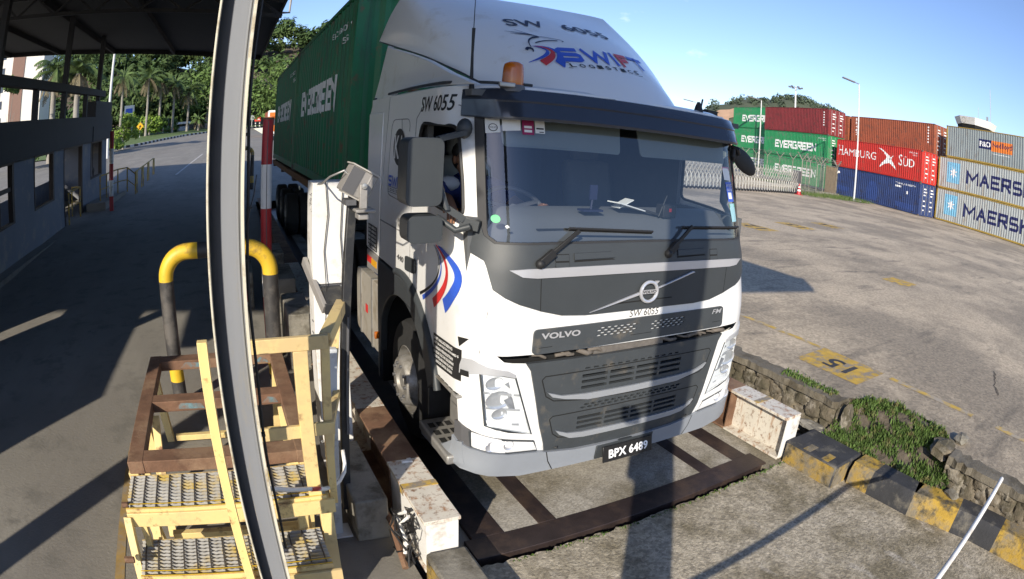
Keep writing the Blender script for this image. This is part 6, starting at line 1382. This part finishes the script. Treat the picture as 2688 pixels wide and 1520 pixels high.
tree('broadleaf_tree','tall dense tree seen between the steel column and the green containers',pol(5.0,128,-.2),13,17.5,4200,.55,5,lobes=14)
tree('broadleaf_tree','big dark green tree left of the tall steel column',pol(-2.6,150),12,20,3000,.6,6,lobes=12)
tree('bush','bright green bush at the left end of the far kerb',pol(-11.5,76),2.6,4.6,1500,.26,8,m_leafb,'bush')
tree('bush','low bright green shrub at the foot of the bush by the kerb',pol(-12.1,73),1.5,1.6,600,.2,18,m_leafb,'bush')
tree('bush','wide bright green bush behind the yellow diamond sign',pol(-8.7,128),5.0,5.4,1500,.4,9,m_leafb,'bush')
tree('bush','smaller green bush to the left behind the diamond sign',pol(-9.9,132),3.2,4.2,900,.35,19,m_leafb,'bush')
tree('bush','round green bush among the slim palms',pol(-6.7,138),3.4,4.6,900,.4,10,m_leafm,'bush')
tree('bush','dark green bush seen through the upper frames, lowest',pol(-23.0,60),3.4,5.0,1100,.35,11,m_leafm,'bush')
tree('bush','leafy green bush seen through the upper frames by the big palms',pol(-18.5,64),3.2,4.9,1000,.35,12,m_leafm,'bush')
tree('bush','green bush seen through the last upper frame',pol(-15.2,64),2.6,5.0,800,.35,14,m_leafm,'bush')
tree('column_tree','narrow columnar tree in front of the white building',pol(-24.6,62),1.2,9.5,900,.3,13,m_leafm,'tree',lobes=9)
def palm(label,c,h,cr,seed,dead=6,group=None,thick=.2):
    rr=random.Random(seed); t=thing('palm_tree',label,'palm',tuple(c),group); c=Vector(c); b=MB()
    b.tube([c,c+Vector((0,0,h*.1)),c+Vector((.1,0,h*.5)),c+Vector((0,.1,h*.92)),c+Vector((0,0,h))],[thick*1.25,thick,thick*.9,thick*.75,thick*.7],10); b.build('trunk',m_trunk,t,smooth=60)
    top=c+Vector((0,0,h)); b=MB(); b.tube([top-Vector((0,0,.3)),top+Vector((0,0,cr*.45))],[thick*.6,thick*.2],7); b.tube([top,top+Vector((rr.uniform(-.1,.1),0,cr*.95))],[.04,.015],4)
    def frond(b,a,el,L,dr,wd):
        P=[];d=Vector((math.cos(a)*math.cos(el),math.sin(a)*math.cos(el),math.sin(el))); p=top.copy(); N=9
        for i in range(N+1): P.append(p.copy()); p=p+d*(L/N); d=(d+Vector((0,0,-dr/N))).normalized()
        for i in range(1,N):
            tn=(P[i+1]-P[i-1]).normalized(); sd=tn.cross(Vector((0,0,1)));
            if sd.length<.05: sd=Vector((1,0,0))
            sd.normalize(); up=sd.cross(tn)
            for j in range(3):
                q=P[i]+(P[i+1]-P[i])*(j/3); w_=wd*math.sin(math.pi*(i+j/3)/N)**.6*rr.uniform(.75,1.15)
                for s in (-1,1): e=q+sd*s*w_*.8+tn*w_*.45-up*w_*.35+Vector((rr.uniform(-.1,.1)*w_,0,-.2*w_)); b.add([q-tn*.07,q+tn*.07,e+tn*.03,e-tn*.03],[(0,1,2,3)])
        b.tube(P,[.045*(1-i/(N+2)) for i in range(N+1)],4)
    for k in range(15): frond(b,k*2.4+rr.uniform(-.2,.2),rr.uniform(.15,1.25),cr*rr.uniform(.85,1.1),rr.uniform(1.3,2.4),cr*.24)
    b.build('crown',m_leafp,t); b=MB()
    for k in range(dead): frond(b,k*6.28/dead+rr.uniform(-.3,.3),rr.uniform(-.7,-.2),cr*rr.uniform(.8,1.05),rr.uniform(1.6,2.6),cr*.14)
    b.build('dry_fronds',m_palmd,t); return t
G='slim palms along the far verge'
for i,(az,d,el,lb) in enumerate(((-11.9,112,6.3,'slim palm farthest left of its row, just right of the white lamp pole'),(-9.1,126,6.0,'slim palm with hanging brown fronds above the diamond sign'),(-7.75,130,5.5,'slim palm with a tall spike, third of the row'),(-6.3,132,5.3,'slim palm between the spiked palm and the short one'),(-4.75,134,4.4,'shortest slim palm of the row, nearest the steel column'))):
    p=pol(az,d); palm(lb,p,CAM[2]+d*math.tan(R(el))-p.z,4.6,30+i,8,G,.3)
for i,(az,d,el,lb) in enumerate(((-19.7,66,7.6,'large palm in front of the white building, seen through the upper frames'),(-17.0,64,7.2,'large palm with drooping dry fronds between two tall dark posts'))):
    p=pol(az,d); palm(lb,p,CAM[2]+d*math.tan(R(el))-p.z,4.3,50+i,7,None,.42)
palm('short bushy palm low beside the steel column',pol(-3.6,132),2.6,2.6,60,5,None,.35)
# building behind the palms
T=thing('office_building','tall white building with a brown vertical stripe far behind the gatehouse','building',tuple(pol(-24,118)))
o=pol(-30,118); e=pol(-21.2,112); dx=(e-o).normalized(); nx_=Vector((dx.y,-dx.x,0)); L=(e-o).length
def wq(b,a,c,z0,z1,out): 
    P=[o+dx*a+nx_*out,o+dx*c+nx_*out,o+dx*c-nx_*10,o+dx*a-nx_*10]; b.add([(p.x,p.y,z0) for p in P]+[(p.x,p.y,z1) for p in P],[(0,1,5,4),(1,2,6,5),(2,3,7,6),(3,0,4,7),(4,5,6,7)])
b=MB(); wq(b,0,L,0,34,0); b.build('wall',M('office_white',(.78,.73,.66),.8,var=.03),T); b=MB(); s0=L*.60; wq(b,s0,s0+L*.16,0,34,.15); b.build('brown_stripe',M('office_brown',(.22,.13,.1),.8,var=.05),T)
b=MB()
for k in range(9): wq(b,L*.1,L*.5,6+3.1*k,7.5+3.1*k,.05)
b.build('window_band',M('office_glass',(.06,.07,.09),.15),T)
# poles and signs on the verge
p=pol(-13.2,58); t=thing('lamp_pole','white lamp pole rising behind the gatehouse end into the canopy','lamp pole',tuple(p)); b=MB(); b.tube([p,p+Vector((0,0,14))],[.16,.11],10); b.build('pole',m_pole,t,smooth=60); b=MB(); b.box(p+Vector((.6,0,14)),(1.4,.3,.12)); b.build('lamp_head',m_hdark,t)
def face(p): return Matrix.Rotation(math.atan2(p.x-CAM[0],p.y-CAM[1])*-1,3,'Z')
p=pol(-9.72,120,.3); t=thing('diamond_sign','yellow diamond warning sign with black mark on the far verge','road sign',tuple(p)); rot=face(p)
b=MB(); b.tube([p-Vector((0,0,.3)),p+Vector((0,0,2.6))],.06,6); b.build('sign_post',m_pole,t); b=MB(); b.box(p+Vector((0,-.1,2.2)),(1.15,.05,1.15),rot@Matrix.Rotation(R(45),3,'Y')); b.build('sign_plate',M('sign_yellow',(.75,.42,.02),.5),t); b=MB(); b.box(p+Vector((0,-.15,2.2)),(.35,.03,.35),rot@Matrix.Rotation(R(45),3,'Y')); b.build('sign_mark',m_bdec,t)
p=pol(-10.6,128); t=thing('gantry_sign','white and blue framed sign board standing behind the bushes','sign board',tuple(p)); b=MB(); b.bb(p.x-.1,p.x+.1,p.y,p.y+.2,p.z,p.z+7); b.build('sign_post',m_pole,t); b=MB(); b.box(p+Vector((-.9,0,6.2)),(2.4,.15,1.9),face(p)); b.build('sign_board',m_wpaint,t); b=MB(); b.box(p+Vector((-.9,-.12,6.0)),(1.6,.1,1.0),face(p)); b.build('blue_field',m_blue,t)
p=pol(-5.2,146); t=thing('roadside_hut','small white hut among the trees by the far road','hut',tuple(p)); b=MB(); b.bb(p.x-1.6,p.x+1.6,p.y,p.y+2,p.z,p.z+1.4); b.build('wall',M('hut_grey',(.4,.42,.44),.7),t); b=MB(); b.bb(p.x-2,p.x+2,p.y-.3,p.y+2.3,p.z+2,p.z+2.5); b.bb(p.x-1.5,p.x-1.4,p.y,p.y+.1,p.z+1.4,p.z+2); b.bb(p.x+1.4,p.x+1.5,p.y,p.y+.1,p.z+1.4,p.z+2); b.build('roof',m_wpaint,t)
for i,(az,lb) in enumerate(((-7.0,'left one of the two small red and white verge barriers'),(-6.5,'right one of the two small red and white verge barriers'))):
    p=pol(az,136); t=thing('verge_barrier',lb,'barrier',tuple(p)); b=MB(); b.bb(p.x-.9,p.x+.9,p.y,p.y+.1,p.z+.9,p.z+1.25); b.build('board',m_red,t); b=MB(); b.bb(p.x-.7,p.x-.5,p.y-.02,p.y+.1,p.z,p.z+1.8); b.bb(p.x+.5,p.x+.7,p.y-.02,p.y+.1,p.z,p.z+1.5); b.build('post',m_wpaint,t)
p=pol(1.88,140); t=thing('round_sign','small round grey road sign on a pole beyond the lane','road sign',tuple(p)); b=MB(); b.tube([p,p+Vector((0,0,2.4))],.07,6); b.build('sign_post',m_pole,t); b=MB(); b.lathe(p+Vector((0,-.1,2.4)),[(0,0),(.6,0),(.6,.06),(0,.06)],16,'y'); b.build('sign_disc',M('sign_grey',(.3,.33,.33),.5),t)
p=pol(2.45,140); t=thing('red_sign','red sign board on two black and white posts beyond the lane','sign board',tuple(p)); b=MB(); b.bb(p.x-.75,p.x+.75,p.y-.1,p.y,p.z+1.5,p.z+2.5); b.build('board',M('sign_red',(.7,.06,.04),.5),t); b=MB(); b.bb(p.x-.45,p.x+.45,p.y-.14,p.y-.1,p.z+1.85,p.z+2.1); b.build('board_text',m_wdec,t)
b=MB(); [b.bb(p.x+x-.12,p.x+x+.12,p.y-.1,p.y+.1,p.z+z,p.z+z+.3) for x in (-.5,.5) for z in (0,.6,1.2)]; b.build('black_band',m_kblack,t); b=MB(); [b.bb(p.x+x-.12,p.x+x+.12,p.y-.1,p.y+.1,p.z+z,p.z+z+.3) for x in (-.5,.5) for z in (.3,.9)]; b.build('white_band',m_wpaint,t)
# orange lorry far down the road
p=pol(4.35,80); T=thing('orange_lorry','orange lorry with white roof box waiting far behind the green containers','lorry',tuple(p)); m_or=M('lorry_orange',(.62,.16,.02),.4,var=.05); x,y,z=p
b=MB(); b.bb(x-1.2,x+1.2,y,y+1.9,z+.6,z+2.6); b.build('cab',m_or,T,bevel=.12); b=MB(); b.bb(x-1.05,x+1.05,y-.02,y+.05,z+1.5,z+2.35); b.build('windscreen',M('far_glass',(.05,.06,.08),.1),T); b=MB(); b.bb(x-1.15,x+1.15,y+.4,y+2.2,z+2.6,z+3.5); b.build('roof_box',m_wpaint,T,bevel=.1); b=MB(); b.bb(x-1.0,x+1.0,y-.03,y+.05,z+2.65,z+3.2); b.build('orange_board',m_or,T)
for xx in (-1.0,1.0):
    for yy in (1.0,5.0): b=MB(); b.lathe((x+xx,y+yy,z+.5),[(0,-.14),(.5,-.14),(.5,.14),(0,.14)],16,'x'); b.build('wheel',m_rub,T)
b=MB(); b.bb(x-1.2,x+1.2,y+2.4,y+9,z+1.1,z+3.4); b.build('load_box',m_brn,T); b=MB(); b.bb(x-1.22,x+1.22,y-.05,y+.1,z+.35,z+.65); b.build('bumper',m_wpaint,T)
# ---------------------------------------------------------------- far right hill
HP=((40,0),(42,0),(44,2.5),(45.5,3.9),(47,4.5),(49,5.0),(51,5.2),(53,5.8),(55,5.6),(57,5.3),(60,4.4),(66,2.5),(80,0),(120,0))
def hp(a):
    for (a0,v0),(a1,v1) in zip(HP,HP[1:]):
        if a0<=a<=a1: return v0+(v1-v0)*(a-a0)/(a1-a0)
    return 0
def h2(x,y):
    az=math.degrees(math.atan2(x-CAM[0],y-CAM[1])); d=math.hypot(x-CAM[0],y-CAM[1])
    el=max(0,hp(az)*1.1+.25+.15*math.sin(az*2.1)); t=min(1,max(0,(d-430)/150)); return .3+(2+560*math.tan(R(el)))*t*t*(3-2*t)
b=MB(); V=[];na,ndd=46,12
for i in range(na):
    for j in range(ndd): az=R(30+i*.9); d=420+20*j; V.append((CAM[0]+d*math.sin(az),CAM[1]+d*math.cos(az),h2(CAM[0]+d*math.sin(az),CAM[1]+d*math.cos(az))))
b.add(V,[(i*ndd+j,(i+1)*ndd+j,(i+1)*ndd+j+1,i*ndd+j+1) for i in range(na-1) for j in range(ndd-1)]); tag(b.build('hill',M('far_hillside',(.07,.085,.05),.9,var=.25,scale=.03),smooth=180),kind='structure')
b=MB(); cells=[(i,j) for i in range(17,21) for j in range(2,6) if (i*7+j*3)%5]; idx=[];F=[]
for i,j in cells:
    k=len(idx); idx+= [V[i*ndd+j],V[(i+1)*ndd+j],V[(i+1)*ndd+j+1],V[i*ndd+j+1]]; F.append((k,k+1,k+2,k+3))
b.add([(x,y-1.0,z+.8) for x,y,z in idx],F); tag(b.build('bare_hillside',M('bare_soil',(.42,.27,.17),.9,var=.2,scale=.05)),kind='structure')
rr=random.Random(5); b=MB()
for k in range(700):
    az=rr.uniform(43,64); d=rr.uniform(425,640); x=CAM[0]+d*math.sin(R(az)); y=CAM[1]+d*math.cos(R(az))
    if h2(x,y)<6: continue
    if 44.3<az<49.4 and d>455 and d<590 and rr.random()<.75: continue
    r=rr.uniform(2.5,6); leafclump(b,(x,y,h2(x,y)+r*.3),r,r*.8,45,1.6,rr)
tag(b.build('wooded_hilltop',M('far_leaf',(.06,.085,.05),.8,var=.4,scale=.05)),kind='stuff')
